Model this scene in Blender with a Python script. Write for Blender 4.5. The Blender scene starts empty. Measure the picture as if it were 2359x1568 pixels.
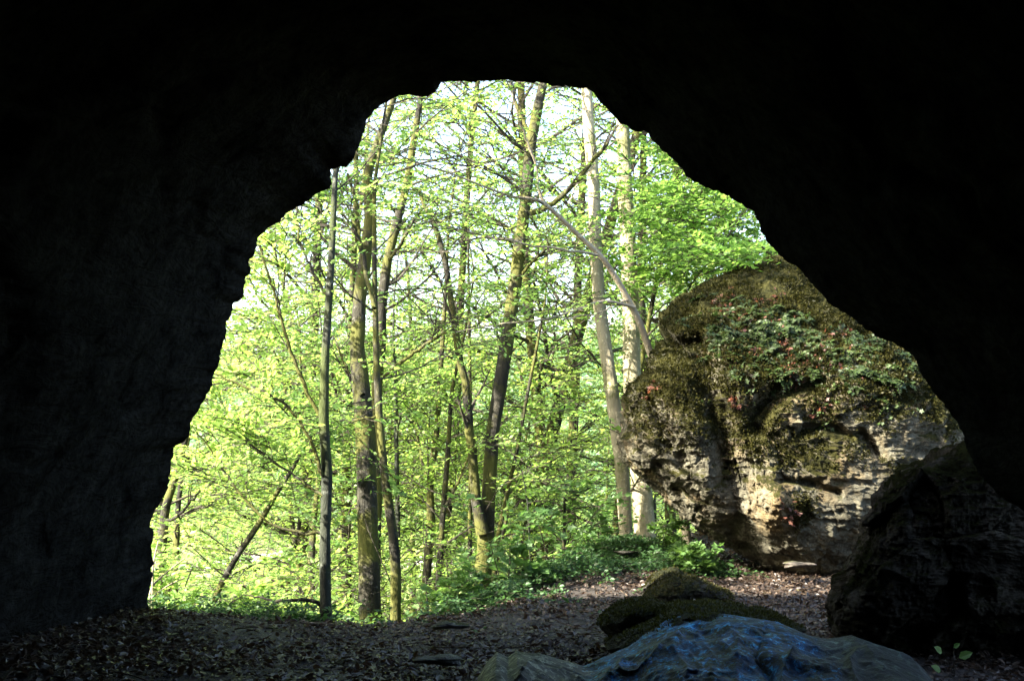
import bpy, math, random
import numpy as np
from mathutils import Vector
from mathutils.bvhtree import BVHTree

R = np.random.default_rng(7)
scn = bpy.context.scene
COL = scn.collection
rad = math.radians

# ------------------------------------------------------------------ camera
CAM = np.array([0.0, 0.0, 1.6])
PITCH = math.atan(166 / 2786.0)
FPX = 2786.0
def ray(px, py):
    x = (px - 1179.0) / FPX; v = (784.0 - py) / FPX
    c, s = math.cos(PITCH), math.sin(PITCH)
    return np.array([x, c - v * s, s + v * c])
def at(px, py, Y):
    d = ray(px, py)
    return CAM + d * (Y / d[1])
def project(P):
    q = np.asarray(P) - CAM
    c, s = math.cos(PITCH), math.sin(PITCH)
    dep = q[..., 1] * c + q[..., 2] * s
    v = (-q[..., 1] * s + q[..., 2] * c) / dep
    return 1179 + FPX * q[..., 0] / dep, 784 - FPX * v
cd = bpy.data.cameras.new('camera'); cam = bpy.data.objects.new('camera', cd); COL.objects.link(cam)
cam.location = CAM; cam.rotation_euler = (rad(90) + PITCH, 0, 0)
cd.sensor_width = 23.7; cd.lens = 28.0; cd.clip_start = 0.05; cd.clip_end = 3000
scn.camera = cam

SUN = np.array([-.74, -.36, .60]); SUN /= np.linalg.norm(SUN)
# ------------------------------------------------------------------ noise
def _hash(ix, iy, iz, seed):
    h = (ix.astype(np.int64) * 374761393 + iy.astype(np.int64) * 668265263 + iz.astype(np.int64) * 2147483647 + seed * 1274126177) & 0xffffffff
    h = ((h ^ (h >> 13)) * 1274126177) & 0xffffffff
    h = ((h ^ (h >> 16)) * 2246822519) & 0xffffffff
    return ((h ^ (h >> 15)) & 0xffffff) / float(0xffffff)
def vnoise(P, seed=0):
    P = np.asarray(P, float); I = np.floor(P).astype(np.int64); f = P - I; f = f * f * f * (f * (f * 6 - 15) + 10)
    r = 0
    for dx in (0, 1):
        for dy in (0, 1):
            for dz in (0, 1):
                w = (f[:, 0] if dx else 1 - f[:, 0]) * (f[:, 1] if dy else 1 - f[:, 1]) * (f[:, 2] if dz else 1 - f[:, 2])
                r = r + w * _hash(I[:, 0] + dx, I[:, 1] + dy, I[:, 2] + dz, seed)
    return r
def fbm(P, scale=1.0, octv=4, seed=0, gain=0.5, ridge=False):
    P = np.asarray(P, float) * scale; a = 1.0; s = 0; t = 0
    for o in range(octv):
        n = vnoise(P + 17.3 * o, seed + o)
        if ridge: n = 1 - np.abs(2 * n - 1)
        s = s + a * n; t += a; a *= gain; P = P * 2.03
    return s / t
def worley(P, scale=1.0, seed=0):
    P = np.asarray(P, float) * scale; I = np.floor(P).astype(np.int64)
    d1 = np.full(len(P), 9.0); d2 = np.full(len(P), 9.0); cid = np.zeros(len(P))
    for dx in (-1, 0, 1):
        for dy in (-1, 0, 1):
            for dz in (-1, 0, 1):
                c = I + np.array([dx, dy, dz])
                q = np.stack([c[:, k] + _hash(c[:, 0], c[:, 1], c[:, 2], seed + 31 * k) for k in range(3)], 1)
                d = np.linalg.norm(P - q, axis=1)
                nid = _hash(c[:, 0], c[:, 1], c[:, 2], seed + 99)
                m = d < d1
                d2 = np.where(m, d1, np.minimum(d2, d)); cid = np.where(m, nid, cid); d1 = np.where(m, d, d1)
    return d1, d2, cid

# ------------------------------------------------------------------ mesh helpers
class MB:
    def __init__(s): s.V = []; s.F = []; s.M = []; s.A = []; s.n = 0
    def add(s, V, F, m=0, a=None):
        V = np.asarray(V, float).reshape(-1, 3); F = np.asarray(F, np.int64)
        if len(V) == 0: return
        s.V.append(V); s.F.append(F + s.n); s.M.append(np.full(len(F), m, np.int32))
        s.A.append(np.zeros(len(V)) if a is None else np.asarray(a, float)); s.n += len(V)
    def mesh(s, name, mats, smooth=True):
        V = np.concatenate(s.V) if s.V else np.zeros((0, 3))
        me = bpy.data.meshes.new(name)
        me.vertices.add(len(V)); me.vertices.foreach_set('co', V.ravel().astype(np.float32))
        cnt = np.concatenate([np.full(len(f), f.shape[1], np.int32) for f in s.F])
        loops = np.concatenate([f.ravel() for f in s.F]).astype(np.int32)
        st = np.concatenate([[0], np.cumsum(cnt)[:-1]]).astype(np.int32)
        me.loops.add(len(loops)); me.polygons.add(len(cnt))
        me.loops.foreach_set('vertex_index', loops)
        me.polygons.foreach_set('loop_start', st)
        me.polygons.foreach_set('loop_total', cnt)
        me.polygons.foreach_set('material_index', np.concatenate(s.M))
        me.polygons.foreach_set('use_smooth', np.full(len(cnt), smooth))
        at_ = me.attributes.new('vary', 'FLOAT', 'POINT'); at_.data.foreach_set('value', np.concatenate(s.A).astype(np.float32))
        for m in mats: me.materials.append(m)
        me.update(calc_edges=True); me.validate()
        return me
    def build(s, name, mats, parent=None, smooth=True):
        if not isinstance(mats, (list, tuple)): mats = [mats]
        o = bpy.data.objects.new(name, s.mesh(name, mats, smooth)); COL.objects.link(o)
        if parent is not None: o.parent = parent; 
        return o
def tag(o, label=None, cat=None, group=None, kind=None):
    if label: o['label'] = label
    if cat: o['category'] = cat
    if group: o['group'] = group
    if kind: o['kind'] = kind
    return o
def empty(name, loc=(0, 0, 0)):
    o = bpy.data.objects.new(name, None); COL.objects.link(o); o.location = loc; o.empty_display_size = .2
    return o
def copy_tree(o):
    c = o.copy(); COL.objects.link(c)
    for ch in [x for x in COL.objects if x.parent == o]:
        d = ch.copy(); COL.objects.link(d); d.parent = c
    return c
def resample(P, Rr, n):
    P = np.asarray(P, float); Rr = np.asarray(Rr, float)
    d = np.concatenate([[0], np.cumsum(np.linalg.norm(np.diff(P, axis=0), axis=1))])
    t = np.linspace(0, d[-1], n)
    # Catmull-like smoothing through linear interpolation then a box filter
    Q = np.stack([np.interp(t, d, P[:, k]) for k in range(3)], 1); r = np.interp(t, d, Rr)
    for _ in range(2):
        Q[1:-1] = .25 * Q[:-2] + .5 * Q[1:-1] + .25 * Q[2:]
    return Q, r
def tube(mb, P, Rr, sides=6, m=0, rough=0.0, seed=0):
    P = np.asarray(P, float); Rr = np.asarray(Rr, float); n = len(P)
    T = np.gradient(P, axis=0); T /= np.linalg.norm(T, axis=1)[:, None] + 1e-9
    up = np.array([0, 0, 1.0]) if abs(T[:, 2]).mean() < .8 else np.array([0, 1.0, 0])
    A = np.cross(T, up); A /= np.linalg.norm(A, axis=1)[:, None] + 1e-9; B = np.cross(T, A)
    a = np.linspace(0, 2 * math.pi, sides, endpoint=False)
    V = P[:, None, :] + Rr[:, None, None] * (np.cos(a)[None, :, None] * A[:, None, :] + np.sin(a)[None, :, None] * B[:, None, :])
    if rough:
        W = V.reshape(-1, 3); k = (fbm(W * [1, 1, .45], 9, 3, seed) - .5) * 2 + (fbm(W * [1, 1, .25], 34, 2, seed + 3) - .5)
        V = P[:, None, :] + (V - P[:, None, :]) * (1 + rough * k.reshape(n, sides, 1))
    i = np.arange(n - 1)[:, None] * sides; j = np.arange(sides)[None, :]; jn = (j + 1) % sides
    F = np.stack([i + j, i + jn, i + sides + jn, i + sides + j], -1).reshape(-1, 4)
    mb.add(V.reshape(-1, 3), F, m)
def unit(v): return v / (np.linalg.norm(v, axis=-1, keepdims=True) + 1e-9)

LEAF6 = np.array([[0, 0, 0], [.28, .30, .06], [.66, .26, .05], [1, 0, -.04], [.66, -.26, .05], [.28, -.30, .06]])
MAPLE = np.array([[0, 0, 0], [.02, .34, .03], [.32, .22, .02], [.42, .55, .0], [.62, .24, .03], [1, 0, -.06], [.62, -.24, .03], [.42, -.55, 0], [.32, -.22, .02], [.02, -.34, .03]])
def leaves(mb, C, D, N, L, shape='far', m=0, a=None):
    """leaves at C pointing along D with face normals N and lengths L"""
    n = len(C)
    if n == 0: return
    D = unit(D); S = unit(np.cross(N, D)); U = np.cross(D, S)
    if shape == 'near': T = LEAF6; F0 = [[0, 1, 2, 3], [0, 3, 4, 5]]
    elif shape == 'maple': T = MAPLE; F0 = [[0, 1, 2, 5], [2, 3, 4, 5], [0, 5, 8, 9], [5, 6, 7, 8]]
    else: T = np.array([[0, 0, 0], [.45, .30, .03], [1, 0, -.03], [.45, -.30, .03]]); F0 = [[0, 1, 2, 3]]
    k = len(T)
    V = C[:, None, :] + L[:, None, None] * (T[None, :, 0:1] * D[:, None] + T[None, :, 1:2] * S[:, None] + T[None, :, 2:3] * U[:, None])
    F = (np.arange(n)[:, None, None] * k + np.array(F0)[None]).reshape(-1, 4)
    if a is None: a = R.random(n)
    mb.add(V.reshape(-1, 3), F, m, np.repeat(a, k))
OFF = [None]
LIT = [(at(1425, 1000, 14.0), .26), (at(1385, 720, 14.2), .26), (at(1368, 480, 14.4), .26), (at(1358, 280, 14.5), .26), (at(1440, 1150, 13.9), .2), (at(1465, 1000, 15.4), .32), (at(1453, 780, 15.5), .32), (at(1440, 500, 15.7), .32), (at(1436, 350, 15.8), .32), (at(1475, 1130, 15.2), .3),
       (at(1600, 1000, 11.7), .17), (at(1640, 1060, 11.6), .2), (at(1620, 1180, 11.7), .26), (at(1740, 950, 11.6), .2), (at(1830, 800, 12), .16), (at(1850, 1250, 11.6), .3), (at(1930, 1220, 11.6), .3), (at(1890, 1100, 11.5), .18), (at(1960, 960, 11.5), .14), (at(2060, 860, 11.8), .14), (at(1570, 870, 11.9), .14),
       (at(1850, 1318, 11.4), .22), (at(1790, 1325, 11.2), .14), (at(1900, 770, 12.4), .13), (at(1740, 760, 12.4), .13), (at(1480, 720, 13.1), .15), (at(1350, 570, 12.8), .15)]
def leaf_filter(B):
    if OFF[0] is None: return np.ones(len(B), bool)
    Wd = B + OFF[0]; k = Wd[:, 1] > 9.55
    for p_, r_ in LIT:
        q = Wd - p_; t_ = q @ SUN; d = np.linalg.norm(q - t_[:, None] * SUN, axis=1); k &= ~((t_ > .1) & (d < r_ + .22) & (R.random(len(B)) < .93))
    px, py = project(Wd); bx = np.interp(py, [200, 450, 700, 950, 1250], [1352, 1368, 1380, 1416, 1443]); b2 = np.interp(py, [280, 600, 950, 1230], [1434, 1448, 1460, 1485])
    k &= ~((Wd[:, 1] < 14.2) & (abs(px - bx) < 42) & (R.random(len(B)) < .8)); k &= ~((Wd[:, 1] < 15.6) & (abs(px - b2) < 44) & (R.random(len(B)) < .75))
    b3 = np.interp(py, [900, 1000, 1120, 1250, 1370], [1150, 1134, 1126, 1118, 1108]); k &= ~((Wd[:, 1] < 13.1) & (abs(px - b3) < 38) & (py > 780) & (py < 1330) & (R.random(len(B)) < .85))
    b4 = np.interp(py, [800, 1000, 1440], [822, 842, 853]); k &= ~((Wd[:, 1] < 12.1) & (abs(px - b4) < 36) & (py > 700) & (R.random(len(B)) < .55))
    return k
def sprays(mb, B, D, Ls, nl=10, size=.07, shape='far', m=0, mt=1, tilt=.35, twig=True, droop=.25):
    """flat leafy twigs: base B, direction D, length Ls"""
    B = np.asarray(B, float); S = len(B)
    if S == 0: return
    kf = leaf_filter(B); B = B[kf]; D = unit(np.asarray(D, float)[kf]); Ls = np.asarray(Ls, float)[kf]; S = len(B)
    if S == 0: return
    N = unit(np.array([0, 0, 1.0]) + R.normal(0, tilt, (S, 3)) * [1, 1, .3])
    side = unit(np.cross(N, D)); t = (np.arange(nl) + .6) / nl
    t = np.clip(t[None] + R.normal(0, .03, (S, nl)), .03, 1.02)
    sg = np.where(np.arange(nl) % 2 == 0, 1.0, -1.0)[None, :, None]
    C = B[:, None] + D[:, None] * (t * Ls[:, None])[..., None]; C[..., 2] -= droop * t ** 2 * Ls[:, None]
    ang = R.uniform(.5, 1.2, (S, nl))[..., None]
    dl = np.cos(ang) * D[:, None] + np.sin(ang) * sg * side[:, None] + R.normal(0, .15, (S, nl, 3))
    nn = N[:, None] + R.normal(0, .38, (S, nl, 3))
    L = size * R.uniform(.6, 1.25, (S, nl)) * (1.1 - .35 * t)
    a = np.clip(R.random((S, 1)) * .6 + R.random((S, nl)) * .4, 0, 1)
    leaves(mb, C.reshape(-1, 3) + unit(dl.reshape(-1, 3)) * .01, dl.reshape(-1, 3), nn.reshape(-1, 3), L.ravel(), shape, m, a.ravel())
    if twig:
        tt = np.array([0, .5, 1.0]); P = B[:, None] + D[:, None] * (tt[None] * Ls[:, None])[..., None]; P[..., 2] -= droop * tt[None] ** 2 * Ls[:, None]
        w = (np.array([.0045, .003, .001])[None] * (Ls[:, None] / .5))[..., None]
        z = np.array([0, 0, 1.0])
        V = np.stack([P + side[:, None] * w, P - side[:, None] * w * .6 + z * w, P - side[:, None] * w * .6 - z * w], 2)  # S,3,3,3
        F = []
        for i in range(2):
            for j in range(3): F.append([i * 3 + j, i * 3 + (j + 1) % 3, i * 3 + 3 + (j + 1) % 3, i * 3 + 3 + j])
        F = (np.arange(S)[:, None, None] * 9 + np.array(F)[None]).reshape(-1, 4)
        mb.add(V.reshape(-1, 3), F, mt)
def rand_branch(p, d, L, n=6, wob=.16, up=.12):
    P = [np.array(p, float)]; d = unit(np.array(d, float))
    for i in range(n - 1):
        d = unit(d + R.normal(0, wob, 3) + np.array([0, 0, up]) * (.5 if i < 2 else -.35)); P.append(P[-1] + d * L / (n - 1))
    return np.array(P)
def dress(mb, P, r0, size, shape, dens=1.0, subs=4, sublen=.8, nl=10, start=.25, m=0, mt=1, slen=.45):
    """a limb with side twigs and leaf sprays"""
    if OFF[0] is not None and (P[:, 1] + OFF[0][1]).min() < 9.5: return
    n = len(P); tube(mb, P, np.linspace(r0, r0 * .25, n), 5, mt)
    T = unit(np.gradient(P, axis=0)); B = []; D = []; Ls = []
    L = np.linalg.norm(np.diff(P, axis=0), axis=1).sum()
    for k in range(subs):
        u = start + (1 - start) * (k + R.random()) / subs; f = u * (n - 1); i = min(int(f), n - 2); q = P[i] + (P[i + 1] - P[i]) * (f - i)
        s = unit(np.cross(T[i], [0, 0, 1.0])) * (1 if k % 2 else -1)
        d = T[i] * .6 + s * R.uniform(.5, 1) + np.array([0, 0, R.normal(.0, .25)])
        sub = rand_branch(q, d, sublen * R.uniform(.6, 1.2), 4)
        tube(mb, sub, np.linspace(r0 * .4, .003, 4), 4, mt)
        for j in range(int(round(5 * dens))):
            u2 = R.uniform(.2, 1) * 3; ii = min(int(u2), 2); b = sub[ii] + (sub[ii + 1] - sub[ii]) * (u2 - ii)
            dd = unit(sub[ii + 1] - sub[ii]); sd = unit(np.cross(dd, [0, 0, 1.0])) * R.choice([-1, 1])
            B.append(b); D.append(dd * R.uniform(.3, 1) + sd * R.uniform(.1, 1) + np.array([0, 0, R.normal(0, .15)])); Ls.append(slen * R.uniform(.6, 1.3))
    for j in range(int(round(5 * dens))):
        u = R.uniform(start, 1) * (n - 1); i = min(int(u), n - 2); b = P[i] + (P[i + 1] - P[i]) * (u - i)
        sd = unit(np.cross(T[i], [0, 0, 1.0])) * R.choice([-1, 1])
        B.append(b); D.append(T[i] * R.uniform(.3, 1) + sd * R.uniform(.2, 1)); Ls.append(slen * R.uniform(.6, 1.3))
    if B: sprays(mb, B, D, Ls, nl, size, shape, m, mt)

# ------------------------------------------------------------------ materials
def mat(name):
    m = bpy.data.materials.new(name); m.use_nodes = True; nt = m.node_tree; nt.nodes.clear()
    return m, nt, nt.nodes, nt.links
def ramp(nd, stops, interp='LINEAR'):
    r = nd.new('ShaderNodeValToRGB'); r.color_ramp.interpolation = interp
    e = r.color_ramp.elements
    while len(e) < len(stops): e.new(.5)
    for i, (p, c) in enumerate(stops): e[i].position = p; e[i].color = (*c, 1)
    return r
def tex(nd, lk, co, scale, detail=4, rough=.6, kind='ShaderNodeTexNoise', stretch=None, dist=0):
    t = nd.new(kind); t.inputs['Scale'].default_value = scale
    if kind == 'ShaderNodeTexNoise':
        t.inputs['Detail'].default_value = detail; t.inputs['Roughness'].default_value = rough; t.inputs['Distortion'].default_value = dist
    src = co
    if stretch:
        mp = nd.new('ShaderNodeMapping'); mp.inputs['Scale'].default_value = stretch; lk.new(co, mp.inputs[0]); src = mp.outputs[0]
    lk.new(src, t.inputs['Vector']); return t
def mix(nd, lk, f, a, b, mode='MIX'):
    x = nd.new('ShaderNodeMix'); x.data_type = 'RGBA'; x.blend_type = mode
    for s, v in ((x.inputs[0], f), (x.inputs[6], a), (x.inputs[7], b)):
        if hasattr(v, 'is_linked') or hasattr(v, 'links'): lk.new(v, s)
        elif isinstance(v, tuple): s.default_value = (*v, 1)
        else: s.default_value = v
    return x.outputs[2]
def bump(nd, lk, h, dist, strength=1.0, prev=None):
    b = nd.new('ShaderNodeBump'); b.inputs['Distance'].default_value = dist; b.inputs['Strength'].default_value = strength
    lk.new(h, b.inputs['Height'])
    if prev is not None: lk.new(prev, b.inputs['Normal'])
    return b.outputs[0]
def mathn(nd, lk, op, a, b=None, clamp=False):
    x = nd.new('ShaderNodeMath'); x.operation = op; x.use_clamp = clamp
    for s, v in ((x.inputs[0], a), (x.inputs[1], b)):
        if v is None: continue
        if isinstance(v, (int, float)): s.default_value = v
        else: lk.new(v, s)
    return x.outputs[0]

def leaf_mat(name, c1, c2, t1, t2, trans=.5, spec=.35):
    m, nt, nd, lk = mat(name)
    at_ = nd.new('ShaderNodeAttribute'); at_.attribute_name = 'vary'
    oi = nd.new('ShaderNodeObjectInfo')
    v = mathn(nd, lk, 'ADD', mathn(nd, lk, 'MULTIPLY', at_.outputs['Fac'], .55), mathn(nd, lk, 'MULTIPLY', oi.outputs['Random'], .45))
    r1 = ramp(nd, [(0, c1), (1, c2)]); r2 = ramp(nd, [(0, t1), (1, t2)])
    lk.new(v, r1.inputs[0]); lk.new(v, r2.inputs[0])
    p = nd.new('ShaderNodeBsdfPrincipled'); p.inputs['Roughness'].default_value = .5; p.inputs['Specular IOR Level'].default_value = spec
    tr = nd.new('ShaderNodeBsdfTranslucent'); mx = nd.new('ShaderNodeMixShader'); mx.inputs[0].default_value = trans
    o = nd.new('ShaderNodeOutputMaterial')
    lk.new(r1.outputs[0], p.inputs['Base Color']); lk.new(r2.outputs[0], tr.inputs[0]); lk.new(p.outputs[0], mx.inputs[1]); lk.new(tr.outputs[0], mx.inputs[2]); lk.new(mx.outputs[0], o.inputs[0])
    return m
def bark_mat(name, c1, c2, moss=None, mossamt=.5, scale=7, rings=False):
    m, nt, nd, lk = mat(name)
    g = nd.new('ShaderNodeNewGeometry'); co = g.outputs['Position']
    n1 = tex(nd, lk, co, scale, 6, .65, stretch=(1, 1, .22)); r = ramp(nd, [(.3, c1), (.7, c2)]); lk.new(n1.outputs[0], r.inputs[0]); c = r.outputs[0]
    n3 = tex(nd, lk, co, 17, 5, .7); lr = ramp(nd, [(.57, (0, 0, 0)), (.68, (1, 1, 1))]); lk.new(n3.outputs[0], lr.inputs[0])
    lf = mathn(nd, lk, 'MULTIPLY', lr.outputs[0], .8)
    c = mix(nd, lk, lf, c, tuple(min(.6, x * 1.7 + .05) for x in c2))
    if moss:
        n2 = tex(nd, lk, co, 2.2, 5, .65); mr = ramp(nd, [(.62 - .25 * mossamt, (0, 0, 0)), (.72 - .25 * mossamt, (1, 1, 1))]); lk.new(n2.outputs[0], mr.inputs[0])
        c = mix(nd, lk, mr.outputs[0], c, moss)
    nb = tex(nd, lk, co, 38, 6, .7, stretch=(1, 1, .3)); b = bump(nd, lk, nb.outputs[0], .022, 1.0)
    p = nd.new('ShaderNodeBsdfPrincipled'); p.inputs['Roughness'].default_value = .85; p.inputs['Specular IOR Level'].default_value = .2
    o = nd.new('ShaderNodeOutputMaterial'); lk.new(c, p.inputs['Base Color']); lk.new(b, p.inputs['Normal']); lk.new(p.outputs[0], o.inputs[0])
    return m
def rock_mat(name, stone, dark, moss, moss2, mossamt=.5, zlow=None, bscale=1.0, spec=.12, rust=None):
    m, nt, nd, lk = mat(name)
    g = nd.new('ShaderNodeNewGeometry'); co = g.outputs['Position']; sep = nd.new('ShaderNodeSeparateXYZ'); lk.new(g.outputs['Normal'], sep.inputs[0])
    n1 = tex(nd, lk, co, 3.2, 8, .68, dist=.4); r = ramp(nd, [(.30, dark), (.46, tuple(.5 * (a + b) for a, b in zip(stone, dark))), (.66, stone)]); lk.new(n1.outputs[0], r.inputs[0]); c = r.outputs[0]
    n4 = tex(nd, lk, co, 19, 6, .7); r4 = ramp(nd, [(.36, (.35, .33, .30)), (.56, (1, 1, 1)), (.72, (1.25, 1.2, 1.1))]); lk.new(n4.outputs[0], r4.inputs[0]); c = mix(nd, lk, .75, c, r4.outputs[0], 'MULTIPLY')
    if rust:
        n6 = tex(nd, lk, co, 1.7, 5, .7); r6 = ramp(nd, [(.5, (0, 0, 0)), (.66, (1, 1, 1))]); lk.new(n6.outputs[0], r6.inputs[0]); c = mix(nd, lk, mathn(nd, lk, 'MULTIPLY', r6.outputs[0], .6), c, rust)
    # moss on upward faces and in patches
    n2 = tex(nd, lk, co, 1.9, 7, .7, dist=.3)
    f = mathn(nd, lk, 'ADD', n2.outputs[0], mathn(nd, lk, 'MULTIPLY', sep.outputs[2], .16))
    if zlow is not None:
        sp = nd.new('ShaderNodeSeparateXYZ'); lk.new(co, sp.inputs[0])
        f = mathn(nd, lk, 'ADD', f, mathn(nd, lk, 'MULTIPLY', mathn(nd, lk, 'SUBTRACT', sp.outputs[2], zlow[0]), zlow[1]))
    mr = ramp(nd, [(.66 - .25 * mossamt, (0, 0, 0)), (.73 - .25 * mossamt, (1, 1, 1))]); lk.new(f, mr.inputs[0])
    n5 = tex(nd, lk, co, 9, 5, .7); r5 = ramp(nd, [(.35, moss2), (.65, moss)]); lk.new(n5.outputs[0], r5.inputs[0])
    c = mix(nd, lk, mr.outputs[0], c, r5.outputs[0])
    nb = tex(nd, lk, co, 11 * bscale, 9, .72); b = bump(nd, lk, nb.outputs[0], .06, .9)
    nb2 = tex(nd, lk, co, 5 * bscale, 3, .6, stretch=(1, 1, 3), dist=1.2); b = bump(nd, lk, nb2.outputs[0], .09, .6, b)
    nb3 = tex(nd, lk, co, 90 * bscale, 4, .7); b = bump(nd, lk, nb3.outputs[0], .008, .8, b)
    p = nd.new('ShaderNodeBsdfPrincipled'); p.inputs['Roughness'].default_value = 1.0; p.inputs['Specular IOR Level'].default_value = spec
    o = nd.new('ShaderNodeOutputMaterial'); lk.new(c, p.inputs['Base Color']); lk.new(b, p.inputs['Normal']); lk.new(p.outputs[0], o.inputs[0])
    return m

M = {}
M['leaf'] = leaf_mat('beech_leaf', (.05, .12, .035), (.165, .24, .05), (.16, .34, .07), (.50, .66, .12), .5)
M['leaf_far'] = leaf_mat('far_leaf', (.065, .15, .045), (.23, .30, .07), (.21, .42, .08), (.62, .75, .15), .5)  # brighter, yellower than the near leaves: sunlit highlights put into the colour
M['leaf_haze_tint'] = leaf_mat('haze_tinted_hill_leaf', (.10, .20, .10), (.18, .29, .12), (.12, .26, .12), (.28, .42, .16), .4)  # pale bluish greens put the distance haze into the leaf colour
M['leaf_deep'] = leaf_mat('maple_leaf', (.04, .09, .025), (.08, .145, .035), (.09, .20, .04), (.20, .34, .06), .42)
M['leaf_lime'] = leaf_mat('linden_leaf', (.06, .13, .025), (.12, .20, .035), (.18, .36, .06), (.36, .54, .09), .5)
M['herb'] = leaf_mat('herb_leaf', (.018, .05, .015), (.04, .085, .022), (.035, .10, .025), (.09, .18, .035), .35)
M['fern'] = leaf_mat('fern_leaf', (.012, .024, .006), (.04, .065, .012), (.03, .06, .012), (.08, .13, .02), .3)
M['red'] = leaf_mat('red_leaf', (.03, .012, .008), (.10, .04, .025), (.2, .04, .02), (.35, .14, .06), .3)
M['litter'] = leaf_mat('dry_leaf', (.010, .006, .004), (.072, .045, .026), (.05, .025, .012), (.12, .06, .03), .15, spec=.5)
M['mossblade'] = leaf_mat('moss_blade', (.006, .0075, .0025), (.038, .034, .007), (.03, .03, .006), (.09, .09, .012), .2, spec=.1)
M['twig'] = bark_mat('twig_bark', (.02, .018, .012), (.05, .042, .03))
M['bark_dark'] = bark_mat('dark_bark', (.005, .005, .0035), (.034, .031, .021), (.060, .062, .013), .72, 10)
M['bark_grey'] = bark_mat('grey_bark', (.010, .013, .009), (.036, .040, .027), (.035, .046, .012), .45, 6)
M['bark_pale'] = bark_mat('pale_bark', (.15, .135, .085), (.33, .29, .19), (.12, .12, .05), .42, 5)
M['bark_branch'] = bark_mat('branch_bark', (.18, .15, .10), (.30, .26, .18))
M['deadwood'] = bark_mat('deadwood', (.035, .024, .016), (.10, .07, .045), (.05, .055, .012), .2)
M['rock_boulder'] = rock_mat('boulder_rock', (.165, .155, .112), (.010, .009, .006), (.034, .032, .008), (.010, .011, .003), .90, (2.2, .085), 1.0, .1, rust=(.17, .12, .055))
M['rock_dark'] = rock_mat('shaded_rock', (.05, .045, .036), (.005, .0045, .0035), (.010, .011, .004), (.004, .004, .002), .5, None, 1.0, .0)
M['rock_moss'] = rock_mat('mossy_rock', (.085, .08, .065), (.012, .011, .009), (.018, .020, .006), (.006, .007, .003), .5, None, 1.3)
M['rock_cave'] = rock_mat('cave_rock', (.026, .026, .024), (.0012, .0012, .0012), (.010, .011, .007), (.004, .004, .003), .2, None, .6, 0.0)
M['stone_grey'] = rock_mat('grey_stone', (.17, .165, .15), (.08, .075, .065), (.05, .05, .02), (.03, .03, .01), .2, None, 2)
M['stone'] = rock_mat('small_stone', (.17, .15, .125), (.06, .05, .04), (.08, .09, .03), (.05, .05, .02), .1, None, 2)

# ------------------------------------------------------------------ terrain
RX = [-8, -2.7, -1.1, -.36, .08, .52, .97, 1.6, 2.6, 6, 20]
RY = [9, 9, 9.3, 10.2, 11.0, 12, 12.8, 14, 16, 18, 20]
RZ = [.1, .11, -.05, -.08, .01, .05, .07, .04, .05, .1, .5]
def ground_z(x, y):
    x = np.asarray(x, float); y = np.asarray(y, float); sh = x.shape; x = x.ravel(); y = y.ravel()
    P = np.stack([x, y, np.zeros_like(x)], 1)
    ry = np.interp(x, RX, RY); rz = np.interp(x, RX, RZ); d = y - ry
    t = np.clip((y - (ry - 3)) / 3, 0, 1); z = rz * t * t * (3 - 2 * t)
    z = z + .22 * np.clip((-1.0 - x) / 2.2, 0, 1) ** 1.5 * np.clip((9.2 - y) / 2.4, 0, 1)   # litter bank at the left wall
    dd = np.maximum(d, 0); sl = np.where(dd < .5, .55 * dd * dd, .1375 + .55 * (dd - .5))
    s = -np.minimum(sl, 8 + (sl - 8) * .35); s = -np.where(sl > 8, 8 + 6 * (1 - np.exp(-(sl - 8) / 8)), sl)
    z = z + s + np.interp(y, [0, 150, 420, 800, 2500], [0, 0, 27, 40, 50]) * (1 + .35 * np.sin(x * .006 + .8))
    z = z + (fbm(P, .9, 3, 5) - .5) * .14 * np.clip(1 + d * .02, 0, 3) + (fbm(P, 6, 3, 9) - .5) * .05 + (fbm(P, .12, 2, 3) - .5) * np.clip((y - 18) * .12, 0, 4)
    return z.reshape(sh)
def grid_axis(a, pts):
    out = []
    for (s, e, st) in pts: out += list(np.arange(s, e, st))
    return np.array(out)
gx = np.concatenate([-np.geomspace(1500, 5, 60), np.arange(-4.9, 6.5, .055), np.geomspace(6.6, 1500, 60)])
gy = np.concatenate([np.arange(-8, 5, .5), np.arange(5, 17, .055), np.geomspace(17.06, 2600, 120)])
X, Y = np.meshgrid(gx, gy); Z = ground_z(X, Y)
mb = MB(); nx = len(gx); i = np.arange(len(gy) - 1)[:, None] * nx; j = np.arange(nx - 1)[None]
mb.add(np.stack([X, Y, Z], -1).reshape(-1, 3), np.stack([i + j, i + j + 1, i + nx + j + 1, i + nx + j], -1).reshape(-1, 4))
m, nt, nd, lk = mat('ground_soil'); g = nd.new('ShaderNodeNewGeometry'); co = g.outputs['Position']
n1 = tex(nd, lk, co, 24, 8, .75); r = ramp(nd, [(.35, (.006, .0042, .003)), (.55, (.022, .015, .010)), (.72, (.06, .04, .028))]); lk.new(n1.outputs[0], r.inputs[0])
n2 = tex(nd, lk, co, .35, 5, .6); r2 = ramp(nd, [(.35, (.07, .12, .02)), (.65, (.20, .24, .07))]); lk.new(n2.outputs[0], r2.inputs[0])
sp = nd.new('ShaderNodeSeparateXYZ'); lk.new(co, sp.inputs[0]); mr = nd.new('ShaderNodeMapRange'); mr.inputs[1].default_value = 16; mr.inputs[2].default_value = 30; lk.new(sp.outputs[1], mr.inputs[0])
c = mix(nd, lk, mr.outputs[0], r.outputs[0], r2.outputs[0])
p = nd.new('ShaderNodeBsdfPrincipled'); p.inputs['Roughness'].default_value = .9; o = nd.new('ShaderNodeOutputMaterial')
lk.new(c, p.inputs['Base Color']); lk.new(bump(nd, lk, n1.outputs[0], .03), p.inputs['Normal']); lk.new(p.outputs[0], o.inputs[0]); M['soil'] = m
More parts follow.
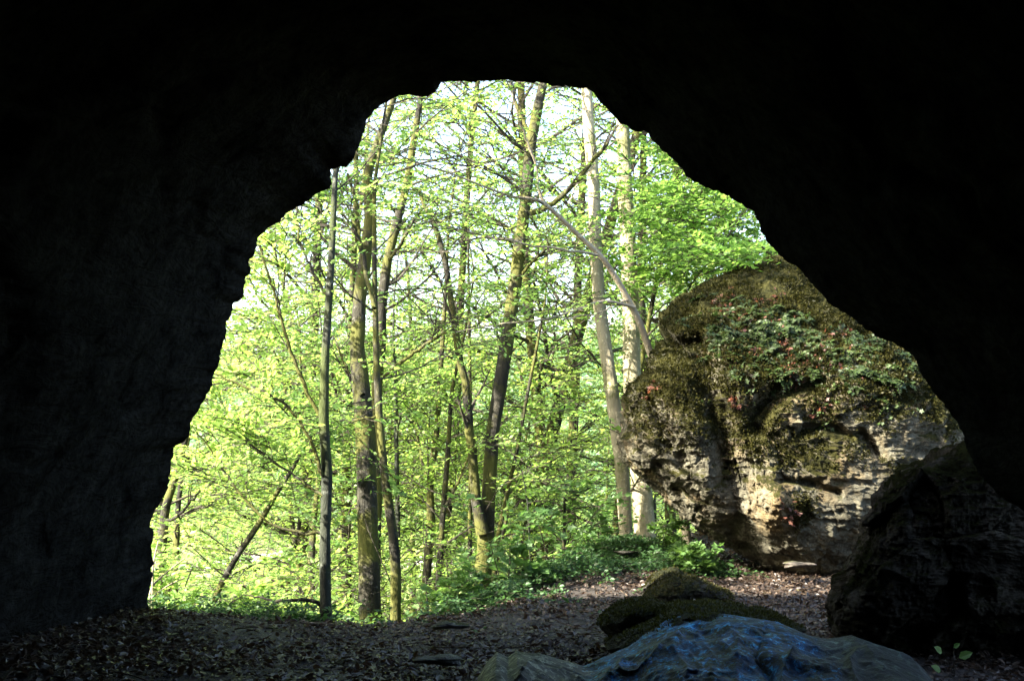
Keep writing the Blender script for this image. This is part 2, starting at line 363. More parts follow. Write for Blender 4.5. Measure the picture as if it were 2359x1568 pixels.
ground = mb.build('ground', M['soil']); tag(ground, kind='structure')

# valley road: a pale strip seen through the leaves
m, nt, nd, lk = mat('road_gravel'); p = nd.new('ShaderNodeBsdfPrincipled'); p.inputs['Roughness'].default_value = .9
g = nd.new('ShaderNodeNewGeometry'); n1 = tex(nd, lk, g.outputs['Position'], 3, 5, .6); r = ramp(nd, [(.3, (.42, .40, .34)), (.7, (.62, .6, .52))]); lk.new(n1.outputs[0], r.inputs[0]); lk.new(r.outputs[0], p.inputs['Base Color'])
o = nd.new('ShaderNodeOutputMaterial'); lk.new(p.outputs[0], o.inputs[0])
xs = np.linspace(-90, 90, 60); v = []
for x in xs:
    for k in range(4):
        y = 118 + 4 * math.sin(x * .03) + k * 3.2; v.append([x, y, float(ground_z(np.array([x]), np.array([y]))[0]) + .35])
F = [[a * 4 + b, a * 4 + 4 + b, a * 4 + 5 + b, a * 4 + 1 + b] for a in range(59) for b in range(3)]
mb = MB(); mb.add(v, F); tag(mb.build('road', m), kind='structure')

# ------------------------------------------------------------------ cave
OUT = [(345,1412),(342,1380),(350,1330),(352,1290),(349,1260),(355,1230),(345,1205),(352,1180),(375,1150),(390,1110),(394,1060),(400,1030),(425,1015),(440,1000),(437,975),(455,950),(475,915),(490,890),(495,860),(505,830),(509,800),(520,770),(519,740),(535,720),(535,700),(548,690),(560,680),(565,640),(578,625),(575,605),(590,580),(590,550),(620,525),(650,500),(680,480),(710,465),(725,445),(755,438),(765,425),(762,390),(790,385),(810,370),(820,345),(838,310),(845,280),(865,250),(890,235),(920,222),(950,218),(985,222),(1005,210),(1020,188),(1050,186),(1080,190),(1130,185),(1200,187),(1250,190),(1290,198),(1330,200),(1350,198),(1365,213),(1385,240),(1410,265),(1430,285),(1460,300),(1490,305),(1500,325),(1530,350),(1560,375),(1580,405),(1620,430),(1660,445),(1700,465),(1735,485),(1745,515),(1760,545),(1785,580),(1810,600),(1840,612),(1860,640),(1885,670),(1910,700),(1950,725),(1985,750),(2020,775),(2060,790),(2100,820),(2120,860),(2150,905),(2190,950),(2215,990),(2230,1040),(2255,1090),(2300,1140),(2358,1175),(2440,1220),(2560,1330),(2640,1480),(2680,1650),(2600,1850),(2200,2000),(1200,2050),(600,2000),(330,1850),(270,1650),(310,1500)]
O = np.array(OUT, float); O = np.vstack([O, O[:1]])
dd = np.concatenate([[0], np.cumsum(np.linalg.norm(np.diff(O, axis=0), axis=1))]); NA = 1100
tt = np.linspace(0, dd[-1], NA, endpoint=False); ox = np.interp(tt, dd, O[:, 0]); oy = np.interp(tt, dd, O[:, 1])
nz = fbm(np.stack([ox, oy, ox * 0], 1), .045, 4, 21, .65) - .5
cxp, cyp = 1250.0, 1000.0; dx, dy = ox - cxp, oy - cyp; rl = np.hypot(dx, dy); nz = nz * 15 + (fbm(np.stack([ox, oy, ox * 0], 1), .17, 3, 29, .6) - .5) * 7; ox += dx / rl * nz; oy += dy / rl * nz
YD = np.interp(ox, [300, 600, 1000, 1400, 1800, 2300, 2700], [9.2, 8.8, 8.2, 7.8, 7.2, 6.6, 6.4])
ring = np.array([at(a, b, y) for a, b, y in zip(ox, oy, YD)])
cen = np.array([.1, 0, 1.5]); ker = np.hanning(92)[1:-1]; ker /= ker.sum(); rsm = np.stack([np.convolve(np.concatenate([ring[-90:, c_], ring[:, c_], ring[:90, c_]]), ker, 'same')[90:-90] for c_ in range(3)], 1)
prof = [  # (depth factor, widening, noise amplitude)
    (-.45, .02, 0), (-.45, .5, .1), (-.38, .9, .2), (-.2, 1.15, .4), (.05, 1.28, .45), (.25, 1.26, .45), (.45, 1.2, .4), (.6, 1.15, .32), (.75, 1.09, .22), (.86, 1.045, .12), (.93, 1.02, .06), (.975, 1.006, .02), (1.0, 1.0, .0),
    (1.012, 1.02, .02), (1.015, 1.06, .05), (.99, 1.14, .1), (.93, 1.28, .2), (.85, 1.48, .25), (.75, 1.72, .35), (.64, 2.0, .5), (.52, 2.3, .6), (.3, 2.7, .7), (-.3, 3.0, .8), (-.9, 3, .6), (-1.2, 1.5, .5), (-1.25, .02, 0)]
prof = np.array(prof); NP = 190
# dense rings near the mouth
k = np.arange(len(prof)); dens = np.array([.4, 1, 1, 1.5, 2, 3, 4, 5, 6, 6, 4, 2.5, 2.5, 3, 3, 3, 3, 3, 2, 2, 1.5, 1, 1, 1, 1]); cum = np.concatenate([[0], np.cumsum(dens)])
u = np.interp(np.linspace(0, cum[-1], NP), cum, k)
u[np.argmin(abs(u - 12))] = 12
pf = np.stack([np.interp(u, k, prof[:, c_]) for c_ in range(3)], 1)
V = np.zeros((NP, NA, 3))
for a in range(NP):
    d_, g_, am = pf[a]
    w_ = min(1, abs(u[a] - 12) / 2.6) ** .8; rg = ring * (1 - w_) + rsm * w_; g2 = g_ + (.035 * w_ if u[a] < 12 else .01 * w_)
    q = rg.copy(); q[:, 0] = cen[0] + (rg[:, 0] - cen[0]) * g2; q[:, 2] = cen[2] + (rg[:, 2] - cen[2]) * g2; q[:, 1] = rg[:, 1] * d_
    V[a] = q
flat = V.reshape(-1, 3); rr = flat - np.stack([np.full(len(flat), cen[0]), flat[:, 1], np.full(len(flat), cen[2])], 1); rr = unit(rr)
nn = .5 * fbm(flat, .8, 5, 41, .55) + .5 * fbm(flat, 2.1, 5, 47, .62, ridge=True)
d1, d2, cid = worley(flat + (fbm(flat, 2, 2, 3)[:, None] - .5) * .4, 1.1, 5)
nn = nn * .7 + cid * .35 + np.clip(d2 - d1, 0, .15) * -1.2
am = np.repeat(pf[:, 2], NA)
flat = flat + rr * (np.clip(nn, 0, 1.3) * am * 1.0)[:, None]
outer = np.repeat(u > 12.5, NA)
flat[:, 1] += np.where(outer, (fbm(flat, .7, 4, 77) - .5) * np.minimum(am * 1.4, .9), 0)
mb = MB(); i = np.arange(NP - 1)[:, None] * NA; j = np.arange(NA)[None]; jn = (j + 1) % NA
mb.add(flat, np.stack([i + j, i + NA + j, i + NA + jn, i + jn], -1).reshape(-1, 4))
cave = mb.build('cave_wall', M['rock_cave']); tag(cave, kind='structure')
cave['label'] = 'dark rough rock walls and roof of the cave around its mouth'

# ------------------------------------------------------------------ rocks from outlines
def rock(name, outline, Yc, depth, mt, label, cat='boulder', na=420, nr=150, disp=.12, seed=1, group=None, pw=.62, strata=0, yfun=None, cen_=None, crack=.45):
    o = np.array(outline, float); c0 = o.mean(0) if cen_ is None else np.array(cen_, float)
    o = np.vstack([o, o[:1]]); d = np.concatenate([[0], np.cumsum(np.linalg.norm(np.diff(o, axis=0), axis=1))])
    t = np.linspace(0, d[-1], na, endpoint=False); px = np.interp(t, d, o[:, 0]); py = np.interp(t, d, o[:, 1])
    E = np.array([at(a, b, Yc) for a, b in zip(px, py)]); C = at(c0[0], c0[1], Yc)
    ph = np.linspace(-math.pi / 2, math.pi / 2, nr)[1:-1]
    sc = np.cos(ph); yy = np.sin(ph) * np.sqrt(1 + np.cos(ph) ** 2 * (1 if pw <= .5 else .45)) 
    V = C + sc[:, None, None] * (E - C)[None]
    V[..., 1] = Yc + depth * yy[:, None]
    # keep the apparent outline: shrink forward half towards the eye line
    V = V.reshape(-1, 3)
    yf = yfun(V) if yfun is not None else np.zeros(len(V))
    k_ = (Yc + yf + np.minimum(V[:, 1] - Yc, 0)) / Yc; V[:, 1] += yf
    V[:, 0] = CAM[0] + (V[:, 0] - CAM[0]) * k_; V[:, 2] = CAM[2] + (V[:, 2] - CAM[2]) * k_
    Nr = unit((V - C) / np.array([1, depth / 1.2, 1]) )
    q = V + (fbm(V, 1.3, 2, seed + 3)[:, None] - .5) * .5
    d1, d2, cid = worley(q, 1.5 / max(disp * 5, .35), seed)
    s = (fbm(V, 1.1, 5, seed, .58) - .5) * 1.6 + (cid - .5) * crack - np.clip(.10 - (d2 - d1), 0, .10) * crack * 1.2 + (fbm(V * [1, 1, 1.5], 9, 4, seed + 17, .65, ridge=True) - .5) * .45 + (fbm(V * [1, 1, 1.6], 3.5, 5, seed + 8, .62, ridge=True) - .55) * .9
    if strata: s = s + strata * (fbm(V * [.6, .6, 4], 2.2, 3, seed + 13, ridge=True) - .5)
    V = V + Nr * (s * disp)[:, None]
    n = len(ph); i = np.arange(n - 1)[:, None] * na; j = np.arange(na)[None]; jn = (j + 1) % na
    F = np.stack([i + j, i + jn, i + na + jn, i + na + j], -1).reshape(-1, 4)
    base = C.copy(); base[2] = V[:, 2].min()
    mb = MB(); mb.add(V - base, F)
    for e, idx in ((0, 0), (1, (n - 1) * na)):
        cc = (V[idx:idx + na].mean(0) - base); st = mb.n
        mb.add(np.vstack([V[idx:idx + na] - base, cc]), [[a, (a + 1) % na, na] if e else [(a + 1) % na, a, na] for a in range(na)])
    ob = mb.build(name, mt); ob.location = base; tag(ob, label, cat, group)
    return ob, V, F
BO = [(1770,598),(1735,620),(1700,632),(1650,650),(1600,668),(1560,690),(1530,712),(1524,745),(1545,775),(1520,795),(1500,830),(1504,852),(1475,870),(1455,890),(1448,940),(1440,975),(1436,1010),(1446,1050),(1470,1080),(1500,1110),(1530,1140),(1560,1175),(1600,1215),(1640,1240),(1690,1262),(1740,1285),(1790,1310),(1870,1345),(1970,1360),(2100,1340),(2220,1250),(2270,1120),(2260,980),(2200,870),(2120,780),(2030,700),(1940,650),(1870,620),(1830,596)]
def seg_dist(px, py, pts):
    d = np.full(px.shape, 1e9)
    for (a, b), (c_, e_) in zip(pts[:-1], pts[1:]):
        ux, uy = c_ - a, e_ - b; t = np.clip(((px - a) * ux + (py - b) * uy) / (ux * ux + uy * uy), 0, 1)
        d = np.minimum(d, np.hypot(px - a - t * ux, py - b - t * uy))
    return d
def byf(V):   # upper part leans back, lower front bulges, fold between left and centre
    z = V[:, 2]; x = V[:, 0]
    px, py = project(V); o_ = np.clip(z - 2.0, 0, 3) * .75
    for pts, wd, dp in [([(1655, 800), (1685, 930), (1705, 1060), (1735, 1170), (1765, 1290)], 40, .2), ([(1545, 772), (1590, 782), (1650, 778)], 13, .30), ([(1575, 1130), (1620, 1150), (1665, 1172)], 9, .16),
                        ([(1900, 1000), (1980, 985), (2040, 1010)], 12, .12), ([(1860, 1120), (1930, 1130), (2000, 1150)], 8, .10), ([(1530, 900), (1560, 1000), (1600, 1080)], 22, .12), ([(1790, 980), (1850, 900), (1960, 870)], 26, .16), ([(2060, 1000), (2110, 1060)], 12, .15), ([(1480, 1000), (1540, 1080)], 20, .12)]:
        w_ = (fbm(V, 3, 3, 5) - .5) * wd * 2.2
        o_ = o_ + dp * np.exp(-((seg_dist(px, py, pts) + w_) / wd) ** 2)
    o_ = o_ - .22 * np.exp(-((px - 1845) / 38) ** 2 - ((py - 1175) / 48) ** 2)
    return o_
boulder, BV, BF = rock('boulder', BO, 12.6, 1.15, M['rock_boulder'], 'huge mossy limestone boulder overhanging on its left, ferns on top, standing outside the cave mouth', na=900, nr=420, disp=.13, seed=11, pw=.5, strata=.12, yfun=byf, crack=.6)
RO = [(2300,1030),(2230,1038),(2180,1060),(2120,1082),(2080,1110),(2040,1160),(2010,1200),(2000,1240),(1975,1290),(1955,1340),(1942,1380),(1946,1430),(1990,1475),(2150,1510),(2500,1560),(2700,1500),(2720,1250),(2560,1050),(2400,1000)]
rock('boulder', RO, 8.4, .75, M['rock_dark'], 'dark shaded rock block inside the cave, leaning at the right wall', na=640, nr=340, disp=.13, seed=23, pw=.5, strata=.1, crack=1.3)
ROCKS = []
ROCKS.append(rock('mossy_rock', [(1385,1440),(1400,1418),(1430,1400),(1460,1390),(1500,1388),(1535,1396),(1560,1404),(1540,1440),(1480,1480),(1420,1475)], 8.1, .45, M['rock_moss'], 'low flat moss covered rock behind the blue tarpaulin, the small one on the left', 'rock', 320, 150, .07, 31))
ROCKS.append(rock('mossy_rock', [(1400,1496),(1425,1474),(1460,1452),(1490,1440),(1530,1418),(1580,1402),(1620,1405),(1665,1397),(1720,1408),(1790,1420),(1850,1450),(1800,1500),(1600,1520),(1420,1505)], 7.65, .6, M['rock_moss'], 'wide mossy rock that the blue tarpaulin is draped against', 'rock', 400, 170, .075, 37))
ROCKS.append(rock('mossy_stump', [(1440,1400),(1470,1372),(1485,1352),(1505,1334),(1530,1318),(1555,1314),(1575,1324),(1610,1330),(1640,1346),(1680,1362),(1700,1385),(1600,1430),(1500,1430)], 10.7, .5, M['rock_moss'], 'mossy hump of an old stump in leaf litter, left of the big boulder', 'stump', 360, 160, .12, 41))
stones = [((1836,1300,11.35), 34, M['stone'], 'pale lit stone at the foot of the big boulder'), ((1035,1440,8.6), 42, M['stone_grey'], 'flat grey stone sunk in the litter at the rim, left of centre'),
          ((1940,1330,9.6), 26, M['stone'], 'flat light stone between the two big boulders'), ((1015,1520,7.5), 52, M['stone_grey'], 'grey stone at the bottom edge of the cave floor, left of the tarpaulin'), ((1545,1392,9.0), 28, M['stone_grey'], 'small grey stone behind the mossy rocks'),
          ((1440,1272,12.3), 26, M['rock_moss'], 'small mossy stone among herbs on the mound')]
for q, (pp, w, mt_, lb) in enumerate(stones):
    a = np.linspace(0, 2 * math.pi, 14, endpoint=False); rr_ = w * (1 + .25 * np.cos(3 * a + q) + .1 * np.sin(5 * a))
    rock('stone', [(pp[0] + r_ * math.cos(t_), pp[1] - .2 * r_ * math.sin(t_)) for r_, t_ in zip(rr_, a)], pp[2], w / FPX * pp[2] * .8, mt_, lb, 'stone', 90, 50, .022, 50 + q)

def dress_rock(ret, n, thr):
    ob, Vr, Fr = ret; a, b, c = Vr[Fr[:, 0]], Vr[Fr[:, 1]], Vr[Fr[:, 2]]; nn_ = np.cross(b - a, c - a); ar = np.linalg.norm(nn_, axis=1); nn_ = unit(nn_)
    cc = Vr.mean(0); sg = np.sign(((a - cc) * nn_).sum(1)); nn_ = nn_ * sg[:, None]
    idx = R.choice(len(Fr), n, p=ar / ar.sum()); P_ = Vr[Fr[idx]].mean(1) + R.normal(0, .004, (n, 3)); N_ = nn_[idx]
    k = (fbm(P_, 5, 4, 12, .6) + .22 * N_[:, 2]) > thr; P_, N_ = P_[k], N_[k]; mb = MB()
    leaves(mb, P_ - np.array(ob.location), unit(N_ + R.normal(0, .6, N_.shape)), R.normal(0, 1, N_.shape), R.uniform(.008, .024, len(P_)), 'far', 0)
    mb.build('moss', M['mossblade'], ob, smooth=False)
for rr_ in ROCKS: dress_rock(rr_, 16000, .64)
bvh = BVHTree.FromPolygons([Vector(v) for v in BV], BF.tolist())
def on_boulder(px, py):
    d = ray(px, py); hit = bvh.ray_cast(Vector(CAM), Vector(d).normalized())
    if hit[0] is None: return None
    n = np.array(hit[1]); n = n if np.dot(n, d) < 0 else -n
    return np.array(hit[0]), n

# ------------------------------------------------------------------ sun & sky
ld = bpy.data.lights.new('sun', 'SUN'); ld.energy = 5.0; ld.angle = rad(.6); ld.color = (1, .93, .80)
lo = bpy.data.objects.new('sun', ld); COL.objects.link(lo); lo.rotation_euler = Vector(SUN).to_track_quat('Z', 'Y').to_euler(); lo.location = (0, 0, 40)
w = bpy.data.worlds.new('World'); scn.world = w; w.use_nodes = True; nt = w.node_tree; nt.nodes.clear()
sky = nt.nodes.new('ShaderNodeTexSky'); sky.sky_type = 'NISHITA'; sky.sun_disc = False
sky.sun_elevation = math.asin(SUN[2]); sky.sun_rotation = math.atan2(SUN[0], SUN[1]); sky.dust_density = 3.0; sky.ozone_density = 1.0
bg = nt.nodes.new('ShaderNodeBackground'); bg.inputs[1].default_value = .11; wo = nt.nodes.new('ShaderNodeOutputWorld')
nt.links.new(sky.outputs[0], bg.inputs[0]); nt.links.new(bg.outputs[0], wo.inputs[0])
scn.view_settings.view_transform = 'Standard'; scn.view_settings.look = 'None'; scn.view_settings.exposure = 3.4; scn.view_settings.gamma = 1

# ------------------------------------------------------------------ trees
def px_path(pts, Y0, Y1):
    """pts: (px, py, width px) from base up -> world points and radii"""
    n = len(pts); P = []; r = []
    for k, p in enumerate(pts):
        y = Y0 + (Y1 - Y0) * k / max(1, n - 1); P.append(at(p[0], p[1], y)); r.append(p[2] / FPX * y / 2)
    return np.array(P), np.array(r)
def root_down(P, r):
    b = P[0].copy(); gz = float(ground_z(np.array([b[0]]), np.array([b[1]]))[0]) - .15
    if b[2] > gz + .05:
        d = P[0] - P[1]; d = d / abs(d[2]) if abs(d[2]) > .05 else np.array([0, 0, -1.0]); d[:2] *= .4
        h = b[2] - gz; P = np.vstack([[b + d * h], [b + d * h * .93], [b + d * h * .6], P]); r = np.concatenate([[r[0] * 1.7, r[0] * 1.35, r[0] * 1.08], r])
    return P, r
def traced_tree(name, label, trunk, Y0, Y1, bark, limbs=(), leaf='leaf', size=.06, top=3.0, nlimb=14, dens=1.0, zone=(.35, 1.0), lenr=(1.0, 2.2), grp='traced forest trees', ang=(0, 6.283), shape='far', cat='tree', sides=16, extra=None, root=True, nl=10, rough=.10):
    P, r = px_path(trunk, Y0, Y1)
    if root: P, r = root_down(P, r)
    if top:
        d = unit(P[-1] - P[-2]); d = unit(d + np.array([0, 0, .6]))
        for k in range(3): P = np.vstack([P, P[-1] + (d + R.normal(0, .1, 3)) * top / 3]); r = np.append(r, r[-1] * .62)
    base = P[0].copy(); e = empty(name, base); tag(e, label, cat, grp)
    L = np.linalg.norm(np.diff(P, axis=0), axis=1).sum()
    Q, q = resample(P, r, int(min(160, max(24, L / .07))))
    mb = MB(); tube(mb, Q - base, q, sides, 0, rough, int(R.integers(999))); mb.build('trunk', M[bark], e)
    cr = MB(); OFF[0] = base
    for lm in limbs:
        pts, y0, y1 = lm[:3]; lp, lr = px_path(pts, y0, y1); LQ, lq = resample(lp, lr, 22)
        LQ[1:-1] += R.normal(0, .006, LQ[1:-1].shape)
        mb = MB(); tube(mb, LQ - base, lq, 8, 0, .06, 5); mb.build('branch', M[lm[3] if len(lm) > 3 else bark], e)
        nsub = lm[4] if len(lm) > 4 else 6; T = unit(np.gradient(LQ, axis=0))
        for _ in range(nsub):
            i_ = int(R.integers(6, 22)); s = unit(np.cross(T[i_], [0, 0, 1.0])) * R.choice([-1, 1])
            dress(cr, rand_branch(LQ[i_] - base, T[i_] * .7 + s * .7 + [0, 0, .1], R.uniform(.4, .9), 4), lq[i_] * .5, size, shape, dens, 3, .45, nl, .2)
    for k in range(nlimb):
        u_ = zone[0] + (zone[1] - zone[0]) * (k + R.random()) / nlimb; i_ = min(int(u_ * (len(Q) - 1)), len(Q) - 1)
        a = R.uniform(*ang); d = np.array([math.cos(a), math.sin(a), R.uniform(.1, .6)])
        l_ = R.uniform(*lenr) * (1.15 - .5 * u_)
        dress(cr, rand_branch(Q[i_] - base, d, l_, 6), max(.006, q[i_] * .33), size, shape, dens, 5, l_ * .42, nl)
    if extra: extra(cr, base)
    OFF[0] = None
    if cr.n: cr.build('crown', [M[leaf], M['twig']], e, smooth=False)
    return e

G_MAIN = 'trees just outside the cave mouth'
tt_ = traced_tree
tt_('beech_tree', 'slender smooth grey young beech rooted at the rim, thin branches reaching left', [(750,1437,28),(748,1250,25),(753,1100,25),(745,960,23),(748,830,20),(757,700,18),(765,560,16),(770,440,13),(773,390,12)], 9.75, 10.1, 'bark_grey',
    [([(740,962,9),(700,890,9),(665,800,8),(640,700,7),(610,610,6),(592,555,5)], 9.9, 9.9, 'bark_dark'), ([(758,685,8),(735,650,7),(700,590,6),(680,510,5),(684,470,4)], 10, 10.4, 'bark_dark'),
     ([(742,1095,9),(725,1030,8),(690,970,7),(650,920,7),(600,900,6),(540,885,5),(490,860,4)], 9.8, 9.7, 'bark_dark'), ([(744,1142,7),(700,1110,6),(640,1070,5),(560,1010,5),(470,950,4)], 9.8, 10.3, 'bark_dark'),
     ([(745,1228,9),(690,1226,7),(640,1215,6),(600,1190,6),(540,1120,5),(490,1040,4),(445,985,3)], 9.8, 9.9, 'bark_dark'), ([(741,1397,11),(715,1380,9),(680,1378,8),(640,1386,7),(600,1376,5),(560,1368,4)], 9.75, 9.7, 'bark_dark')],
    size=.07, top=3.2, nlimb=12, zone=(.5, 1), dens=.9, grp=G_MAIN, shape='near')
tt_('oak_tree', 'thickest dark mossy trunk, right of the slender grey beech', [(853,1442,52),(850,1300,48),(845,1150,46),(842,1000,46),(832,900,42),(822,800,36),(828,690,32),(840,600,30),(852,500,26),(845,400,22),(880,300,18),(905,235,14)], 12.2, 12.8, 'bark_dark',
    [([(832,580,12),(815,520,11),(780,505,9),(720,480,7),(700,470,6)], 12.5, 12.0), ([(835,910,14),(810,880,8),(790,830,6),(770,780,4)], 12.3, 12.8)], size=.065, top=3.5, nlimb=17, zone=(.45, 1), dens=.75, grp=G_MAIN)
tt_('oak_tree', 'dark mossy trunk that leans right as it rises, close beside the thickest trunk', [(862,1440,24),(868,1100,24),(868,880,26),(876,800,26),(878,700,24),(892,600,22),(912,520,20),(938,420,18),(952,330,16),(968,230,14)], 13.4, 13.8, 'bark_dark',
    [([(895,600,9),(925,560,8),(945,520,6),(975,480,5)], 13.5, 13.2), ([(878,870,8),(930,830,9),(985,790,8),(1030,765,6)], 13.4, 13.2)], size=.065, top=3, nlimb=14, zone=(.45, 1), dens=.75, grp=G_MAIN)
tt_('beech_tree', 'slim dark trunk curving at its foot, first one right of the thickest trunk', [(910,1440,26),(912,1320,25),(905,1230,22),(886,1100,20),(873,960,17),(867,850,15),(864,720,13),(862,600,12),(862,430,9)], 11.0, 11.4, 'bark_dark',
    [([(862,710,11),(845,640,10),(830,570,9),(820,470,8),(800,400,6)], 11.2, 11.6), ([(868,960,6),(830,965,5),(800,975,3)], 11.2, 11)], size=.06, top=2.5, nlimb=12, zone=(.4, 1), dens=.8, grp=G_MAIN, shape='near')
tt_('young_tree', 'very thin pale stem between the slim dark trunk and the forked trees', [(918,1440,11),(916,1190,11),(912,1000,10),(911,870,9),(905,780,6)], 14, 14.3, 'bark_grey', [([(913,1010,6),(925,930,5),(935,870,4)], 14.1, 14.2)], size=.065, top=1.5, nlimb=10, zone=(.3, 1), grp=G_MAIN)
tt_('young_tree', 'dark slim tree forking low, left one of the pair behind the rim', [(973,1440,22),(985,1300,20),(992,1200,20),(990,1110,16),(1005,1000,14),(1010,930,13),(1018,800,11),(1025,690,9)], 14.5, 15, 'bark_dark',
    [([(990,1120,9),(975,1080,7),(960,1000,6),(950,930,5)], 14.5, 14.9)], size=.07, top=2.5, nlimb=14, zone=(.3, 1), grp=G_MAIN)
tt_('young_tree', 'dark slim tree, right one of the pair behind the rim', [(1003,1430,16),(1012,1300,14),(1020,1180,13),(1030,1060,12),(1040,900,9)], 13.5, 13.8, 'bark_dark', [([(1020,1180,8),(1050,1120,6),(1080,1050,4)], 13.5, 13.8)], size=.065, top=2, nlimb=10, zone=(.35, 1), grp=G_MAIN)
tt_('ash_tree', 'tall grey brown forked tree in the middle of the opening, leaning right', [(1108,1370,42),(1118,1250,38),(1126,1120,32),(1134,1000,30),(1150,900,32),(1168,780,32),(1185,660,30),(1200,540,28),(1212,450,27),(1222,330,26),(1250,195,22)], 13.2, 14.0, 'bark_dark',
    [([(1222,492,15),(1255,480,14),(1290,455,13),(1330,415,12),(1365,370,10),(1400,330,8)], 13.6, 13.5), ([(1112,1230,32),(1095,1150,24),(1090,1080,22),(1083,980,21),(1070,870,18),(1050,780,16),(1035,660,14),(1018,550,13),(985,490,10),(965,440,8)], 13.2, 13.5),
     ([(1195,640,8),(1230,600,7),(1270,560,6)], 13.7, 13.4), ([(1225,320,9),(1205,280,8),(1185,230,7),(1175,190,6)], 13.9, 14.0)], size=.065, top=3.2, nlimb=14, zone=(.5, 1), dens=.75, grp=G_MAIN, ang=(1.2, 4.2))
tt_('young_tree', 'thin straight stem slanting up to the right, beside the forked tree', [(1145,1245,11),(1165,1150,10),(1190,1040,9),(1212,920,8),(1238,790,7)], 14.4, 14.8, 'bark_dark', size=.065, top=1.6, nlimb=9, zone=(.4, 1), grp=G_MAIN)
tt_('young_tree', 'thin dark stem right of the forked tree trunk, standing upright', [(1082,1200,10),(1085,1000,9),(1082,850,8),(1080,700,7),(1078,560,5)], 15.5, 15.8, 'bark_dark', size=.07, top=1.6, nlimb=10, zone=(.3, 1), grp=G_MAIN)
tt_('beech_tree', 'pale sunlit beech trunk, the thinner left one of the two beside the boulder', [(1443,1262,30),(1440,1200,31),(1432,1080,32),(1416,950,33),(1397,820,31),(1380,700,29),(1371,560,29),(1368,430,28),(1357,310,27),(1350,195,24)], 13.9, 14.6, 'bark_pale',
    [([(1366,380,6),(1330,420,5),(1310,470,4)], 14.3, 14.0), ([(1370,500,4),(1330,560,3),(1300,640,2)], 14.3, 14.5)], size=.06, top=4, nlimb=10, zone=(.78, 1), lenr=(1, 2), grp=G_MAIN, rough=.04, sides=24)
tt_('beech_tree', 'pale sunlit beech trunk, the thicker right one of the two beside the boulder', [(1485,1235,50),(1480,1150,48),(1472,1060,46),(1460,960,44),(1455,850,41),(1453,720,39),(1448,600,37),(1442,480,36),(1437,380,33),(1434,280,30)], 15.2, 15.9, 'bark_pale',
    [([(1448,560,5),(1400,600,4),(1370,650,3)], 15.4, 15.0)], size=.06, top=4, nlimb=10, zone=(.78, 1), lenr=(1, 2), grp=G_MAIN, rough=.035, sides=24)
tt_('leaning_tree', 'thin bare pale stem leaning far left from behind the boulder, with long trailing branches', [(1530,900,17),(1502,825,17),(1472,740,16),(1432,662,14),(1387,592,13),(1330,540,11),(1270,482,10),(1238,458,8),(1180,455,6),(1120,432,5),(1040,400,4),(960,375,4),(840,325,3)], 13.3, 11.6, 'bark_branch',
    [([(1262,478,7),(1240,450,7),(1238,390,6),(1215,330,5),(1190,260,4),(1175,190,4)], 12.4, 12.2, 'bark_branch', 4), ([(1375,588,7),(1340,580,6),(1270,573,5),(1150,550,4),(1040,530,4),(940,498,3)], 12.6, 11.6, 'bark_branch', 4),
     ([(1462,708,8),(1400,690,7),(1360,697,6),(1330,712,5),(1260,738,5),(1150,745,4),(1050,765,3)], 12.9, 12.0, 'bark_branch', 4), ([(1445,690,5),(1380,720,3),(1300,735,3)], 12.9, 12.5, 'bark_branch', 1)],
    size=.055, top=0, nlimb=7, zone=(.6, 1), lenr=(.4, .7), dens=.4, grp=G_MAIN, root=True, shape='near')
tt_('dead_sapling', 'short dark dead sapling standing on the mound right of the centre', [(1298,1300,8),(1299,1230,8),(1300,1170,7),(1301,1115,6)], 12.6, 12.6, 'bark_dark', size=.05, top=0, nlimb=0, grp=G_MAIN)
tt_('dead_sapling', 'thin bare sapling with straight grey stem on the mound, left of the short dark one', [(1221,1300,4),(1218,1220,4),(1215,1150,3),(1200,1080,2)], 12.2, 12.2, 'bark_grey', size=.05, top=0, nlimb=2, zone=(.8, 1), lenr=(.2, .3), dens=.5, grp=G_MAIN)
tt_('dead_tree', 'dark thin dead trunk leaning right across the slope at the lower left', [(498,1365,14),(545,1280,14),(600,1200,13),(640,1130,11),(680,1070,9),(692,1045,7)], 11.5, 11.8, 'bark_dark', size=.05, top=.5, nlimb=3, zone=(.7, 1), lenr=(.3, .6), grp=G_MAIN)
tt_('young_tree', 'leafy young tree close to the left cave wall, with a dark trunk', [(368,1320,24),(374,1240,22),(380,1170,20),(410,1080,16),(430,1000,12)], 11.6, 11.9, 'bark_dark', [([(375,1200,8),(410,1190,7),(460,1130,5)], 11.6, 11.4)], size=.06, top=2, nlimb=14, zone=(.3, 1), grp=G_MAIN, lenr=(.8, 1.5))
tt_('young_tree', 'mossy young tree second from the left cave wall', [(402,1340,16),(406,1250,15),(408,1180,13),(420,1080,10)], 12.6, 12.9, 'bark_dark', size=.065, top=2, nlimb=10, zone=(.3, 1), grp=G_MAIN, lenr=(.8, 1.5))
tt_('young_tree', 'mossy pale brown trunk half hidden between the grey beech and the leaning trunk', [(718,1400,18),(716,1300,17),(722,1200,14),(735,1100,12),(700,950,9)], 15.5, 16, 'bark_dark', size=.07, top=2, nlimb=12, zone=(.2, 1), grp=G_MAIN)
